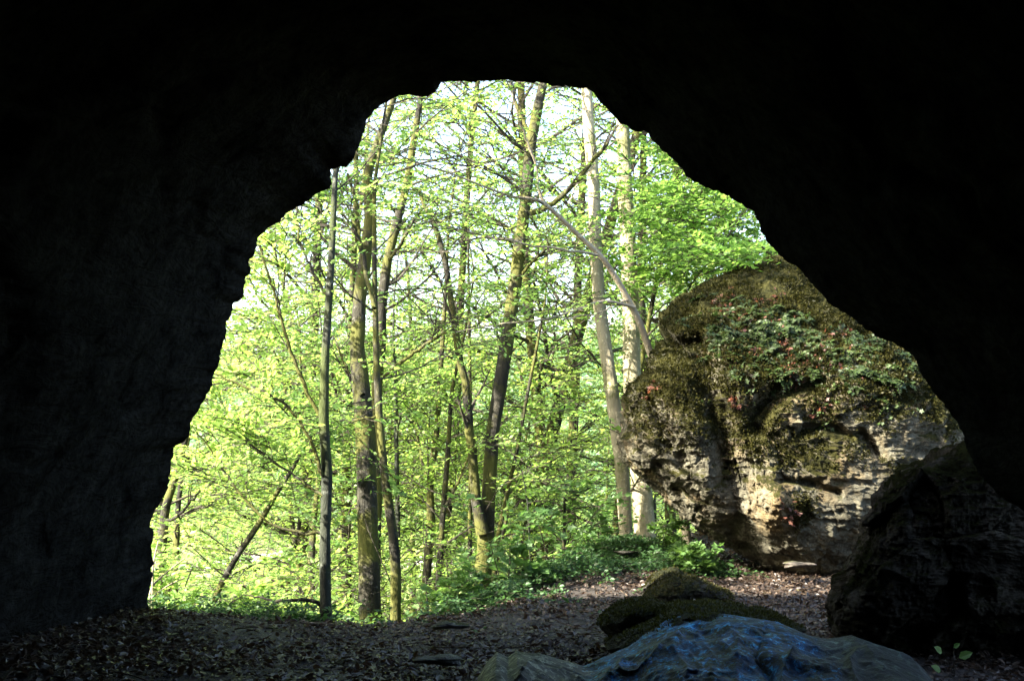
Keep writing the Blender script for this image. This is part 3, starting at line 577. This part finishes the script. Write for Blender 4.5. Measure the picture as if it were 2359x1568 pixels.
# linden with big bright leaves above the boulder
def linden_fill(cr, base):
    for _ in range(26):
        px = R.uniform(1490, 1800); py = R.uniform(400, 640); y = R.uniform(13.6, 16.5)
        p_ = at(px, py, y) - base
        dress(cr, rand_branch(p_, [R.uniform(-1, .2), R.normal(0, .5), R.uniform(-.2, .2)], .9, 5), .008, .085, 'near', 1.1, 4, .5, 9, .1, slen=.4)
tt_('linden_tree', 'leafy linden with large bright green leaves behind the top of the boulder', [(1900,1150,30),(1880,900,28),(1850,700,24),(1800,480,20),(1780,300,16)], 16.4, 16.4, 'bark_dark',
    [([(1840,640,9),(1740,560,8),(1640,520,6),(1560,500,4)], 16.2, 15.2), ([(1800,480,9),(1700,400,7),(1600,380,5),(1500,410,3)], 16.3, 15.5), ([(1870,850,9),(1800,640,6),(1700,600,5),(1600,640,3)], 16, 14.6)], leaf='leaf_lime', size=.085, top=2, nlimb=8, zone=(.4, 1), grp=G_MAIN, shape='near', extra=linden_fill)

# hazel / maple shrubs with larger deep green leaves
def shrub(name, label, px, py, Y, h, n, spread, leaf, size, shape, grp, dens=1, nl=8):
    b = at(px, py, Y); b[2] = float(ground_z(np.array([b[0]]), np.array([b[1]]))[0]) - .02
    e = empty(name, b); tag(e, label, 'shrub' if h > .5 else 'plant', grp)
    st = MB(); cr = MB(); OFF[0] = b
    for k in range(n):
        a = R.uniform(0, 2 * math.pi); d = np.array([math.cos(a) * spread, math.sin(a) * spread, 1.0]); P = rand_branch([0, 0, 0], d, h * R.uniform(.7, 1.15), 6, .12, .05)
        tube(st, P, np.linspace(.004 + h * .005, .002, 6), 5)
        for s in range(5):
            i_ = int(R.integers(2, 6)); a2 = R.uniform(0, 2 * math.pi)
            q = rand_branch(P[i_], [math.cos(a2), math.sin(a2), R.uniform(0, .4)], h * R.uniform(.2, .42), 4)
            tube(st, q, np.linspace(.003, .0015, 4), 4); T = unit(np.gradient(q, axis=0))
            B = q[R.integers(1, 4, 2 + int(2 * dens))]; D = T[R.integers(1, 4, len(B))] + R.normal(0, .6, (len(B), 3)) * [1, 1, .3]
            sprays(cr, B, D, np.full(len(B), h * .2 + size), nl, size, shape, 0, 1, .3)
    OFF[0] = None; st.build('stem', M['twig'], e); cr.build('foliage', [M[leaf], M['twig']], e, smooth=False)
    return e
for px, py, Y, h, n, lb in [(1165,1350,11.3,.75,4,'deep green maple shrub in front of the foot of the forked tree'), (1060,1400,10.8,.5,4,'low maple shrub at the rim, left end of the green bank'),
        (1270,1300,12.6,1.35,3,'spreading maple sapling with flat leaf tiers on the mound'), (1375,1290,13.2,.55,4,'maple shrub left of the foot of the pale trunks'), (1120,1380,11.0,.5,4,'low maple seedlings on the bank beside the forked tree'), (1020,1400,12.0,1.9,2,'tall thin maple sapling behind the rim left of the forked tree'),
        (960,1440,11.4,.6,3,'leafy maple shrub behind the rim between the slim trunks'), (1540,1290,13.0,.4,4,'dark leafy shrub between the pale trunks and the boulder foot'), (1600,1300,12.0,.35,4,'low dark shrub under the overhang of the boulder')]:
    shrub('maple_shrub', lb, px, py, Y, h, n, .35, 'leaf_deep', .095 if h > .6 else .07, 'maple', 'deep green shrubs on the bank', nl=6)
for px, Y, h, lb in [(380,10.2,.9,'leafy shrub tight against the left cave wall edge'), (450,10.6,.8,'leafy shrub at the rim, second from the left wall'), (540,10.6,.7,'leafy shrub at the rim left of the grey beech, under the low branch'), (640,10.9,.9,'leafy shrub just left of the foot of the grey beech'),
        (800,11.4,.9,'leafy shrub between the grey beech and the thickest trunk'), (880,11.6,.8,'small beech shrub at the foot of the thickest trunk'), (430,12.5,2.2,'tall leafy shrub below the left trees'), (580,13,2.4,'tall leafy shrub behind the leaning trunk'), (690,13.5,2.2,'tall leafy shrub behind the grey beech'), (940,13,2.0,'tall leafy shrub behind the slim trunks'), (1040,12.4,1.5,'leafy shrub left of the forked tree foot')]:
    shrub('beech_shrub', lb, px, 1430, Y, h, 5, .5, 'leaf', .07, 'near', 'leafy shrubs behind the rim', 1.3, nl=10)

# ------------------------------------------------------------------ background wood
def proto_tree(name, h, crown_lo, nl_, leaf, bark, spread, size, dens=1.0, seed=0):
    e = empty(name)
    P = rand_branch([0, 0, -.5], [R.normal(0, .05), R.normal(0, .05), 1], h, 12, .05, .0); P[:, 2] = np.linspace(-.5, h, 12)
    r = np.linspace(h * .0075, h * .0018, 12); mb = MB(); Q, q = resample(P, r, 40); tube(mb, Q, q, 8, 0, .08, seed); mb.build('trunk', M[bark], e)
    cr = MB()
    for k in range(nl_):
        u_ = crown_lo + (1 - crown_lo) * (k + R.random()) / nl_; i_ = min(39, int(u_ * 39)); a = k * 2.4 + R.uniform(-.5, .5)
        l_ = spread * (.45 + .9 * math.sin(math.pi * min(1, (u_ - crown_lo) / (1 - crown_lo) * .8 + .18))) * R.uniform(.7, 1.15)
        dress(cr, rand_branch(Q[i_], [math.cos(a), math.sin(a), R.uniform(.1, .7)], l_, 6), q[i_] * .4, size, 'far', dens, 6, l_ * .38, 10, .15, slen=.6)
    cr.build('crown', [M[leaf], M['twig']], e, smooth=False)
    return e
KIND = [('broad_tree', 'broad leafy tree with dense bright green foliage on the slope below the cave', 13, .12, 34, 'leaf_far', 'bark_dark', 3.2, .095, 1.2),
        ('slim_tree', 'slim tall tree with an airy yellow green crown on the slope below the cave', 16, .30, 30, 'leaf', 'bark_dark', 2.5, .075, 1.0),
        ('bushy_tree', 'short bushy tree with foliage down to the ground on the slope below the cave', 7.5, .04, 30, 'leaf_far', 'bark_dark', 2.4, .09, 1.3),
        ('tall_tree', 'tall dark stemmed tree with loose leaf tiers on the slope below the cave', 18, .22, 34, 'leaf_far', 'bark_dark', 3.2, .085, .9)]
protos = []
for q, kd in enumerate(KIND): protos.append(proto_tree(kd[0], *kd[2:], seed=q))
used = [False] * 4
# rows of the wood: (Y, kinds)
spots = []
for px, y, kd in [(440, 16.5, 1), (800, 17.5, 1), (960, 18.5, 1), (1080, 19, 3), (1290, 18, 1), (1330, 24, 3), (1540, 19, 1), (1000, 25, 3), (740, 27, 3)]: spots.append(((px - 1179) / FPX * y, y, kd))
for Yr, n, kinds in [(17, 5, (2,)), (20, 6, (2, 2, 1)), (24, 6, (2, 0, 1)), (29, 7, (0, 2, 1)), (35, 8, (0, 3, 1)), (43, 8, (0, 3)), (54, 9, (0, 3)), (70, 10, (0, 3)), (90, 10, (0,))]:
    for k in range(n):
        px = 330 + (1900 - 330) * (k + R.uniform(.15, .85)) / n; y = Yr * R.uniform(.95, 1.06)
        x = (px - 1179) / FPX * y; spots.append((x, y, kinds[int(R.integers(len(kinds)))]))
for x, y in [(7.5, 17.5), (9, 22), (-9.5, 19), (-12, 24), (12, 18)]: spots.append((x, y, 0))
for x, y, kd in spots:
    o = protos[kd] if not used[kd] else copy_tree(protos[kd]); used[kd] = True
    o.location = (x, y, float(ground_z(np.array([x]), np.array([y]))[0])); s = R.uniform(.8, 1.12)
    if 1.2 < x / y * 12 < 8 and y < 20: s *= .8
    if kd in (0, 2): s *= .85 if 20 < y < 31 else .7 if y > 31 else 1
    elif y > 31: s *= .8
    o.scale = (s, s, s * R.uniform(.92, 1.08)); o.rotation_euler = (R.normal(0, .03), R.normal(0, .03), R.uniform(0, 6.28))
    tag(o, KIND[kd][1], 'tree', 'background trees on the slope')

# far wooded hillside across the valley: one uncountable mass of crowns
mb = MB(); n = 11000
hx = R.uniform(-230, 230, n); hy = 150 + 320 * R.random(n); hz = ground_z(hx, hy)
C = np.stack([hx, hy, hz], 1)
per = 34; off = unit(R.normal(0, 1, (n, per, 3))) * R.uniform(.7, 1.1, (n, per, 1)) * np.array([4.2, 4.2, 5.5]); off[..., 2] = np.abs(off[..., 2]) + 2
CC = (C[:, None] + off).reshape(-1, 3)
leaves(mb, CC, R.normal(0, 1, CC.shape) * [1, 1, .4], unit(off.reshape(-1, 3)) + R.normal(0, .4, CC.shape) + [0, 0, .4], R.uniform(1.1, 2.3, len(CC)), 'far')
far = mb.build('far_forest', M['leaf_haze_tint'], smooth=False); tag(far, 'green wooded hillside across the valley behind the trees, haze tinted into its leaf colour', 'forest', None, 'stuff')

# ------------------------------------------------------------------ ground cover
def gz1(x, y): return ground_z(x, y)
# leaf litter
n = 210000
lx = R.uniform(-3.6, 5.2, n); ly = 5.4 + 10.5 * R.random(n) ** 1.15; lz = gz1(lx, ly)
keep = ly < np.interp(lx, RX, RY) + 2.5; lx, ly, lz = lx[keep], ly[keep], lz[keep]; n = len(lx)
P2 = np.stack([lx, ly, lx * 0], 1); cl = fbm(P2, 1.6, 3, 88)
keep = R.random(n) < .55 + 1.9 * (cl - .38); lx, ly, lz = lx[keep], ly[keep], lz[keep]; n = len(lx)
C = np.stack([lx, ly, lz + R.uniform(.0, .03, n)], 1)
D = R.normal(0, 1, (n, 3)) * [1, 1, .25]; N = np.array([0, 0, 1.0]) + R.normal(0, .45, (n, 3))
mb = MB(); sz = (.014 + .045 * R.random(n) ** 1.6) * np.where(ly < 8.3, 1.15, 1) * np.where(R.random(n) < .3, .5, 1)
# curled leaves
T = np.array([[0, 0, 0], [.3, .3, .16], [.7, .26, .14], [1, 0, .05], [.7, -.26, .18], [.3, -.3, .12]]); LEAF6_s = LEAF6.copy(); LEAF6[:] = T
leaves(mb, C, D, N, sz, 'near', 0, R.random(n) ** 1.8); LEAF6[:] = LEAF6_s
tw = MB()
for k in range(900):
    x = R.uniform(-3.3, 4.6); y = R.uniform(6.5, 13); 
    if y > np.interp(x, RX, RY) + .3: continue
    z = float(gz1(np.array([x]), np.array([y]))[0]) + .012; a = R.uniform(0, 6.28); l = R.uniform(.06, .35)
    Pq = rand_branch([x, y, z], [math.cos(a), math.sin(a), 0], l, 4, .12, 0); Pq[:, 2] = gz1(Pq[:, 0], Pq[:, 1]) + .012 + np.array([0, .01, .012, .015])
    tube(mb, Pq, np.linspace(.005, .002, 4) * R.uniform(.6, 1.6), 5, 1)
tag(mb.build('leaf_litter', [M['litter'], M['deadwood']], smooth=False), 'dry brown leaf litter and twigs covering the cave floor', 'leaf litter', None, 'stuff')
# herb layer on the bank edge and around the boulder foot
mb = MB(); B = []; D = []; L = []
def strip(pts, n, spread, hgt):
    o = np.array(pts, float)
    for _ in range(n):
        k = R.uniform(0, len(o) - 1.001); i_ = int(k); q = o[i_] + (o[i_ + 1] - o[i_]) * (k - i_)
        x = q[0] + R.normal(0, spread); y = q[1] + R.normal(0, spread); z = float(gz1(np.array([x]), np.array([y]))[0])
        h = hgt * R.uniform(.3, 1.1); a = R.uniform(0, 6.28)
        for s in range(3):
            a2 = a + s * 2.1 + R.normal(0, .4); B.append([x, y, z + h * R.uniform(.3, 1)]); D.append([math.cos(a2), math.sin(a2), R.uniform(-.1, .5)]); L.append(R.uniform(.08, .2))
strip([(-.6, 10.4), (-.2, 11), (.25, 11.7), (.7, 12.6), (1.2, 13.2), (1.7, 13.3)], 1300, .22, .17)
strip([(1.2, 12.9), (1.6, 12.5), (1.85, 12.1)], 330, .2, .2)
strip([(.5, 11.6), (1.0, 12.2), (1.5, 12.4)], 200, .25, .15)
strip([(-2.9, 9.7), (-2.2, 9.8), (-1.8, 9.9), (-1.3, 10.2)], 700, .2, .22)
strip([(-.3, 9.6), (.3, 10.3), (1.2, 10.8)], 25, .3, .05)
sprays(mb, B, D, L, 7, .042, 'near', 0, 1, .4, True, .5)
tag(mb.build('ground_cover', [M['herb'], M['twig']], smooth=False), 'green herbs and seedlings carpeting the bank beyond the leaf litter', 'herbs', None, 'stuff')

# fallen branches
def fallen(pts, Y0, Y1, label):
    P, r = px_path(pts, Y0, Y1)
    for k in range(len(P)): P[k, 2] = float(gz1(np.array([P[k, 0]]), np.array([P[k, 1]]))[0]) + r[k] * .7 + .01
    b = P[0].copy(); Q, q = resample(P, r, 30); mb = MB(); tube(mb, Q - b, q, 10, 0, .12, 3)
    o = mb.build('fallen_branch', M['deadwood']); o.location = b; tag(o, label, 'branch', 'fallen branches on the ground'); return o
fallen([(1262,1310,12),(1310,1300,15),(1360,1285,14),(1400,1275,10)], 11.6, 12.4, 'thick brown fallen branch on the crest of the mound')
fallen([(1190,1365,9),(1215,1350,11),(1250,1330,9)], 10.6, 11.2, 'short brown fallen branch at the edge of the bank, below the forked tree')
fallen([(1250,1345,4),(1300,1330,5),(1345,1320,4)], 10.7, 11.2, 'thin pale stick lying on the leaf litter of the mound')
fallen([(700,1440,10),(740,1438,13),(785,1442,6)], 9.2, 9.2, 'dark root like stick lying at the foot of the grey beech')
fallen([(640,1440,5),(600,1436,5),(560,1430,4)], 8.9, 8.8, 'thin stick on the rim left of the grey beech')

# ------------------------------------------------------------------ plants on the boulder
def fern_mesh(nf, ln, leaf):
    mb = MB(); st = MB()
    for k in range(nf):
        a = k * 2.4 + R.uniform(-.3, .3); el = R.uniform(.2, .9); t = np.linspace(0, 1, 7); d = np.array([math.cos(a), math.sin(a), 0])
        P = d[None] * (t * ln * math.cos(el))[:, None]; P[:, 2] = ln * (math.sin(el) * t - .6 * t * t)
        tube(mb, P, np.linspace(.002, .001, 7), 3, 1)
        s = np.cross(d, [0, 0, 1.0]); C = []; DD = []; LL = []
        for i_ in range(1, 7):
            for sg in (1, -1): C.append(P[i_]); DD.append(s * sg + d * .5 + R.normal(0, .1, 3)); LL.append(ln * .36 * (1.1 - t[i_]) + .006)
        leaves(mb, np.array(C), np.array(DD), np.array([0, 0, 1.0]) + R.normal(0, .25, (len(C), 3)), np.array(LL), 'near', 0)
    return mb.mesh('plant', [M[leaf], M['twig']], smooth=False)
def herb_mesh(nl_, ln, leaf):
    mb = MB()
    d = R.normal(0, 1, (nl_, 3)); d[:, 2] = np.abs(d[:, 2]) * .5 - .1; d = unit(d); C = d * R.uniform(.2, 1, (nl_, 1)) * ln
    leaves(mb, C, d + R.normal(0, .3, d.shape), np.array([0, 0, 1.0]) + R.normal(0, .5, d.shape), R.uniform(.35, .8, nl_) * ln * .7, 'maple', 0)
    for k in range(0, nl_, 1): tube(mb, np.array([[0, 0, 0], C[k] * .5 + [0, 0, .01], C[k]]), [.0015, .0012, .001], 3, 1)
    return mb.mesh('plant', [M[leaf], M['twig']], smooth=False)
fm = [fern_mesh(8, .16, 'fern') for _ in range(3)]; hm = [herb_mesh(18, .09, 'fern') for _ in range(3)]; rm = [herb_mesh(22, .10, 'red') for _ in range(3)]
def plant_on(px, py, meshes, name, label, grp, s):
    h = on_boulder(px, py)
    if h is None: return
    o = bpy.data.objects.new(name, meshes[int(R.integers(len(meshes)))]); COL.objects.link(o); n_ = unit(h[1] * .6 + np.array([0, 0, .7]))
    o.location = h[0] - h[1] * .01; o.rotation_euler = Vector(n_).to_track_quat('Z', 'Y').to_euler(); o.rotation_euler.rotate_axis('Z', R.uniform(0, 6.28)); o.scale = (s, s, s)
    tag(o, label, name.replace('_', ' ').split()[-1] if name != 'red_herb' else 'herb', grp)
for _ in range(170):
    u_ = R.random(); px = 1640 + u_ * 420 + R.normal(0, 45); py = 670 + u_ * 130 + abs(R.normal(0, 75))
    plant_on(px, py, fm, 'fern', 'small dark green fern on the mossy upper slope of the boulder', 'ferns on the boulder', R.uniform(.5, 1.1))
for _ in range(110):
    u_ = R.random(); px = 1620 + u_ * 420 + R.normal(0, 50); py = 690 + u_ * 120 + abs(R.normal(0, 90))
    plant_on(px, py, hm, 'herb', 'small leafy green herb rooted in the moss on top of the boulder', 'green herbs on the boulder', R.uniform(.5, 1.2))
for _ in range(75):
    u_ = R.random(); px = 1660 + u_ * 320 + R.normal(0, 50); py = 740 + u_ * 90 + R.normal(0, 60)
    plant_on(px, py, rm, 'red_herb', 'red leaved herb on the upper face of the boulder', 'red herbs on the boulder', R.uniform(.35, .85))
for px, py in [(1495,905),(1510,890),(1700,930),(1690,915),(1875,950),(1890,935)]:
    plant_on(px, py, rm, 'red_herb', 'red leaved herb hanging low on the face of the boulder', 'red herbs low on the boulder', .9)
plant_on(1808, 1160, rm, 'red_herb', 'red herb tuft above the round moss cushion near the foot of the boulder', None, 1.1)
plant_on(1812, 1190, rm, 'red_herb', 'red herb tuft left of the round moss cushion near the foot of the boulder', None, 1.0)
# moss fuzz
mb = MB(); C = []; N = []
def fuzz(px0, px1, py0, py1, n, thr=.5, sd=0):
    for _ in range(n):
        px = R.uniform(px0, px1); py = R.uniform(py0, py1); h = on_boulder(px, py)
        if h is None: continue
        v = float(fbm(h[0][None], 3.0, 5, 60 + sd, .65)[0]) + .10 * h[1][2]
        if v > thr: C.append(h[0]); N.append(h[1])
fuzz(1440, 2200, 590, 900, 26000, .46); fuzz(1440, 2200, 900, 1080, 9000, .55); 
for _ in range(900):
    a_ = R.uniform(0, 6.28); r_ = abs(R.normal(0, .5)); h = on_boulder(1848 + 34 * r_ * math.cos(a_), 1175 + 46 * r_ * math.sin(a_))
    if h: C.append(h[0]); N.append(h[1])
C = np.array(C); N = np.array(N); n = len(C)
for _ in range(3):
    leaves(mb, C + R.normal(0, .012, C.shape), unit(N + R.normal(0, .6, N.shape) + [0, 0, .2]), R.normal(0, 1, N.shape), R.uniform(.012, .034, n), 'far', 0)
mo = mb.build('moss', M['mossblade'], smooth=False); tag(mo, 'olive green moss growing over the upper part of the boulder', 'moss', None, 'stuff')

# ------------------------------------------------------------------ tarpaulin
CP = np.array([(1085,1590),(1100,1560),(1120,1525),(1145,1500),(1170,1512),(1190,1497),(1240,1502),(1300,1518),(1340,1530),(1400,1508),(1440,1490),(1480,1460),(1530,1430),(1570,1416),(1650,1411),(1720,1418),(1780,1430),(1850,1462),(1900,1470),(1950,1462),(1990,1478),(2050,1500),(2090,1545),(2120,1600)], float)
nu, nv = 420, 240; us = np.linspace(1085, 2118, nu); cy = np.interp(us, CP[:, 0], CP[:, 1]); Yc = np.interp(us, [1085, 1400, 1650, 2118], [6.95, 7.15, 7.2, 6.9])
V = np.zeros((nv, nu, 3))
for a in range(nu):
    t_ = at(us[a], cy[a], Yc[a]); gzb = .0
    for b in range(nv):
        f = b / (nv - 1)  # 0 back edge, 1 front
        if f < .14: y = Yc[a] + (.14 - f) * 2.2; z = t_[2] - (.14 - f) ** 1.5 * 6
        else: g_ = (f - .14) / .86; y = Yc[a] - g_ * 1.7; z = t_[2] * (1 - .75 * g_ ** 1.6) - .02 * g_
        V[b, a] = ((us[a] - 1179) / FPX * Yc[a], y, z)
W = V.reshape(-1, 3); P3 = W * [1, 1, 0]
Pw = P3 + np.stack([fbm(P3, 1.5, 3, 91), fbm(P3, 1.5, 3, 92), P3[:, 2]], 1) * .7
wr = (fbm(Pw, 1.3, 2, 61, .5) - .5) * .12 + (fbm(Pw, 3.3, 3, 63, .5) - .5) * .07 + (fbm(Pw, 5, 2, 69, .5, ridge=True) ** 4 - .3) * .018 + (fbm(Pw * [.7, 1, 1], 8.5, 3, 65, .5, ridge=True) ** 2 - .4) * .010 + (fbm(Pw, 22, 3, 67, .55) - .5) * .010
fe = np.repeat(np.linspace(0, 1, nv), nu); W[:, 2] += wr * np.clip(abs(fe - .14) * 7 + .15, 0, 1)
tx_, ty_ = project(W)
for pts, wd, hh in [([(1890, 1440), (1850, 1480), (1815, 1530), (1800, 1590)], 11, .05), ([(1965, 1440), (1930, 1460), (1880, 1490)], 9, .05), ([(1480, 1465), (1450, 1510), (1405, 1560), (1380, 1590)], 13, .05), ([(1330, 1560), (1430, 1530), (1540, 1480), (1620, 1430)], 12, .03),
                    ([(1660, 1420), (1700, 1480), (1690, 1590)], 12, .03), ([(1180, 1500), (1215, 1540), (1290, 1545)], 10, .05), ([(1240, 1505), (1200, 1560)], 8, .04), ([(1550, 1500), (1580, 1540), (1570, 1590)], 10, .03), ([(2000, 1480), (1960, 1530), (1980, 1590)], 10, .04), ([(1760, 1440), (1740, 1500), (1780, 1560)], 9, -.04), ([(1420, 1500), (1360, 1545)], 9, -.05)]:
    dj = seg_dist(tx_, ty_, pts) + (fbm(P3, 7, 3, 81) - .5) * 16; W[:, 2] += hh * np.exp(-np.abs(dj) / wd) * np.clip((ty_ - np.interp(tx_, CP[:, 0], CP[:, 1]) - 8) / 45, .12 if hh > 0 else 0, 1)
W[:, 1] += (fbm(P3, 3, 3, 71) - .5) * .18; W[:, 2] = np.maximum(W[:, 2], ground_z(W[:, 0], W[:, 1]) + .012)
mb = MB(); i = np.arange(nv - 1)[:, None] * nu; j = np.arange(nu - 1)[None]; base = np.array([1.0, 6.6, 0])
mb.add(W - base, np.stack([i + j, i + nu + j, i + nu + j + 1, i + j + 1], -1).reshape(-1, 4))
m, nt, nd, lk = mat('painted_tarpaulin'); g = nd.new('ShaderNodeNewGeometry'); co = g.outputs['Position']
n1 = tex(nd, lk, co, 3.6, 9, .78, dist=.25); r1 = ramp(nd, [(.30, (.04, .06, .05)), (.40, (.02, .11, .30)), (.46, (.02, .24, .60)), (.51, (.05, .09, .08)), (.55, (.02, .06, .08)), (.60, (.03, .18, .60)), (.66, (.30, .46, .50)), (.74, (.05, .09, .07))]); lk.new(n1.outputs[0], r1.inputs[0])
n2 = tex(nd, lk, co, 15, 8, .8, dist=.3); r2 = ramp(nd, [(.38, (.06, .06, .06)), (.5, (.3, .3, .3)), (.62, (.9, .95, .85))]); lk.new(n2.outputs[0], r2.inputs[0])
c = mix(nd, lk, .9, r1.outputs[0], r2.outputs[0], 'MULTIPLY')
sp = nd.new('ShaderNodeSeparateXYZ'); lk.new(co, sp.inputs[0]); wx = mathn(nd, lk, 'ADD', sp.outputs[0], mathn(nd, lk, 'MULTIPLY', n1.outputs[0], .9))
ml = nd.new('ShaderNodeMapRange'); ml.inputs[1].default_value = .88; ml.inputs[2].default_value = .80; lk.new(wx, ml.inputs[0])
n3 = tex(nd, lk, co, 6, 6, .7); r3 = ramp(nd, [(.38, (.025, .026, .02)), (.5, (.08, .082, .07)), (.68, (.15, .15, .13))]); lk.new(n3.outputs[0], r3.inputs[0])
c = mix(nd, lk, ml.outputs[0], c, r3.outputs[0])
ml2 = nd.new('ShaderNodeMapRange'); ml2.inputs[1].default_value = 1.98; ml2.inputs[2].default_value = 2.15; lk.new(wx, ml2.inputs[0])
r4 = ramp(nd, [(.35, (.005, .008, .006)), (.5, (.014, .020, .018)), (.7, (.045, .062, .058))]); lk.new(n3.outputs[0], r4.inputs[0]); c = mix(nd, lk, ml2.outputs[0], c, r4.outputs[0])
p = nd.new('ShaderNodeBsdfPrincipled'); 
n7 = tex(nd, lk, co, 22, 4, .6, dist=.5); r7 = ramp(nd, [(.0, (.42, .42, .42)), (.54, (.6, .6, .6)), (.60, (2.6, 2.6, 2.3)), (.70, (.25, .25, .3))]); lk.new(n7.outputs[0], r7.inputs[0]); c = mix(nd, lk, 1.0, c, r7.outputs[0], 'MULTIPLY')
p.inputs['Roughness'].default_value = .6; p.inputs['Specular IOR Level'].default_value = .12; lk.new(c, p.inputs['Base Color']); lk.new(bump(nd, lk, tex(nd, lk, co, 30, 6, .65).outputs[0], .012, .7), p.inputs['Normal'])
o = nd.new('ShaderNodeOutputMaterial'); lk.new(p.outputs[0], o.inputs[0])
tp = mb.build('tarpaulin', m); tp.location = base; sol = tp.modifiers.new('thick', 'SOLIDIFY'); sol.thickness = .003
tag(tp, 'crumpled blue, grey and cream paint stained tarpaulin spread on the cave floor', 'tarpaulin')

# small plant by the dark rock
b = at(2195, 1450, 7.4); b[2] = float(gz1(np.array([b[0]]), np.array([b[1]]))[0]); e = empty('seedling', b); tag(e, 'small seedling with four pale green leaves in front of the dark rock block', 'plant')
mb = MB(); C = []; D = []
for dx, dz, s in [(-.07, .14, .07), (.03, .11, .08), (-.08, .03, .07), (.0, .17, .06)]:
    tube(mb, np.array([[0, 0, 0], [dx * .4, 0, dz * .6], [dx, 0, dz]]), [.003, .002, .0015], 5); C.append([dx, 0, dz]); D.append([dx + .03, -.1, .05])
mb.build('stem', M['twig'], e); mb = MB(); 
for k in range(4):
    mb = MB(); leaves(mb, np.array([C[k]]), np.array([D[k]]) * [5, 1, 3], np.array([[0, -1, .8]]) + R.normal(0, .2, (1, 3)), np.array([[.075, .09, .08, .05][k]]), 'near', 0); mb.build('leaf', M['leaf_deep'], e, smooth=False)
# pale dry stalks at the left rim
for k, (pts, lb) in enumerate([([(345,1350,5),(380,1320,4),(425,1285,3)], 'pale orange dry stalk rising right from the left rim'), ([(350,1372,4),(390,1345,4),(425,1330,3)], 'second pale orange dry stalk lower on the left rim'), ([(352,1300,5),(358,1270,4),(365,1245,3)], 'short upright pale stalk at the edge of the left cave wall')]):
    P, r = px_path(pts, 9.6, 9.7); gb = P[0].copy(); gb[2] = float(gz1(np.array([gb[0]]), np.array([gb[1]]))[0]); P = np.vstack([gb, P]); r = np.append(r[0], r); Q, q = resample(P, r, 14)
    mb = MB(); tube(mb, Q - gb, q, 6); o = mb.build('dry_stalk', M['bark_pale']); o.location = gb; tag(o, lb, 'stalk', 'dry stalks at the left rim')

# ------------------------------------------------------------------ unseen canopy added off-frame, sprays aimed to shade the boulder and floor
def added_shade_tree(label, bx, by, targets, tmin, tmax, dens):
    gzb = float(gz1(np.array([bx]), np.array([by]))[0]); base = np.array([bx, by, gzb - .2]); e = empty('added_shade_tree', base); tag(e, label, 'tree', 'unseen trees added for shade')
    P = np.array([base, base + [.1, 0, 3], base + [.3, .1, 6], base + [.5, .1, 9.5]]); Q, q = resample(P, [.16, .13, .10, .05], 50)
    mb = MB(); tube(mb, Q - base, q, 14, 0, .08, 4); mb.build('trunk', M['bark_dark'], e); cr = MB(); OFF[0] = base
    for (tx, ty, tz, rad_, n) in targets:
        for k in range(n):
            t_ = R.uniform(tmin, tmax); c = np.array([tx, ty, tz]) + SUN * t_ + R.normal(0, rad_, 3)
            px, py = project(c)
            i_ = int(R.integers(25, 50)); 
            dress(cr, rand_branch(c - base, [R.uniform(-.6, 1), R.normal(0, .6), R.normal(0, .2)], .7, 4, .1), .006, .07, 'far', dens, 3, .5, 9, .1)
        hub = np.array([tx, ty, tz]) + SUN * (tmin + tmax) / 2
        i_ = 38; B_ = np.array([Q[i_], (Q[i_] + hub) / 2 + [0, 0, .3], hub]); LQ, lq = resample(B_, [.05, .035, .015], 16); tube(cr, LQ - base, lq, 6, 1)
    OFF[0] = None; cr.build('crown', [M['leaf'], M['twig']], e, smooth=False)
added_shade_tree('unseen leafy tree added left of the cave mouth to shade the boulder and floor', -5.5, 11.5, [(1.9, 11.9, 2.6, .5, 22), (2.9, 12.0, 2.5, .6, 34), (3.9, 11.6, 1.7, .5, 26), (2.3, 11.5, .9, .35, 8), (2.0, 11.5, 1.5, .35, 9), (3.2, 11.5, 1.3, .3, 6), (1.7, 10.6, .0, .7, 14), (1.55, 12.0, 1.7, .3, 8), (1.8, 12.3, 3.2, .4, 8), (3.0, 12.6, 3.3, .4, 10), (.9, 11.2, .0, .6, 10), (1.3, 10.6, 0, .7, 20), (2.6, 10.4, 0, .7, 22), (.2, 9.8, 0, .7, 12), (2.9, 11.0, 0, .4, 12), (1.9, 11.2, 0, .35, 12), (3.4, 11.2, .8, .3, 7), (2.4, 11.9, 1.9, .4, 8), (1.1, 12, 0, .4, 12), (.6, 11.5, 0, .4, 12), (3.9, 12, 2.2, .4, 15), (3.8, 11.7, 1.5, .3, 12), (4.3, 12, 1.8, .4, 10)], 6.5, 9, 1.0)
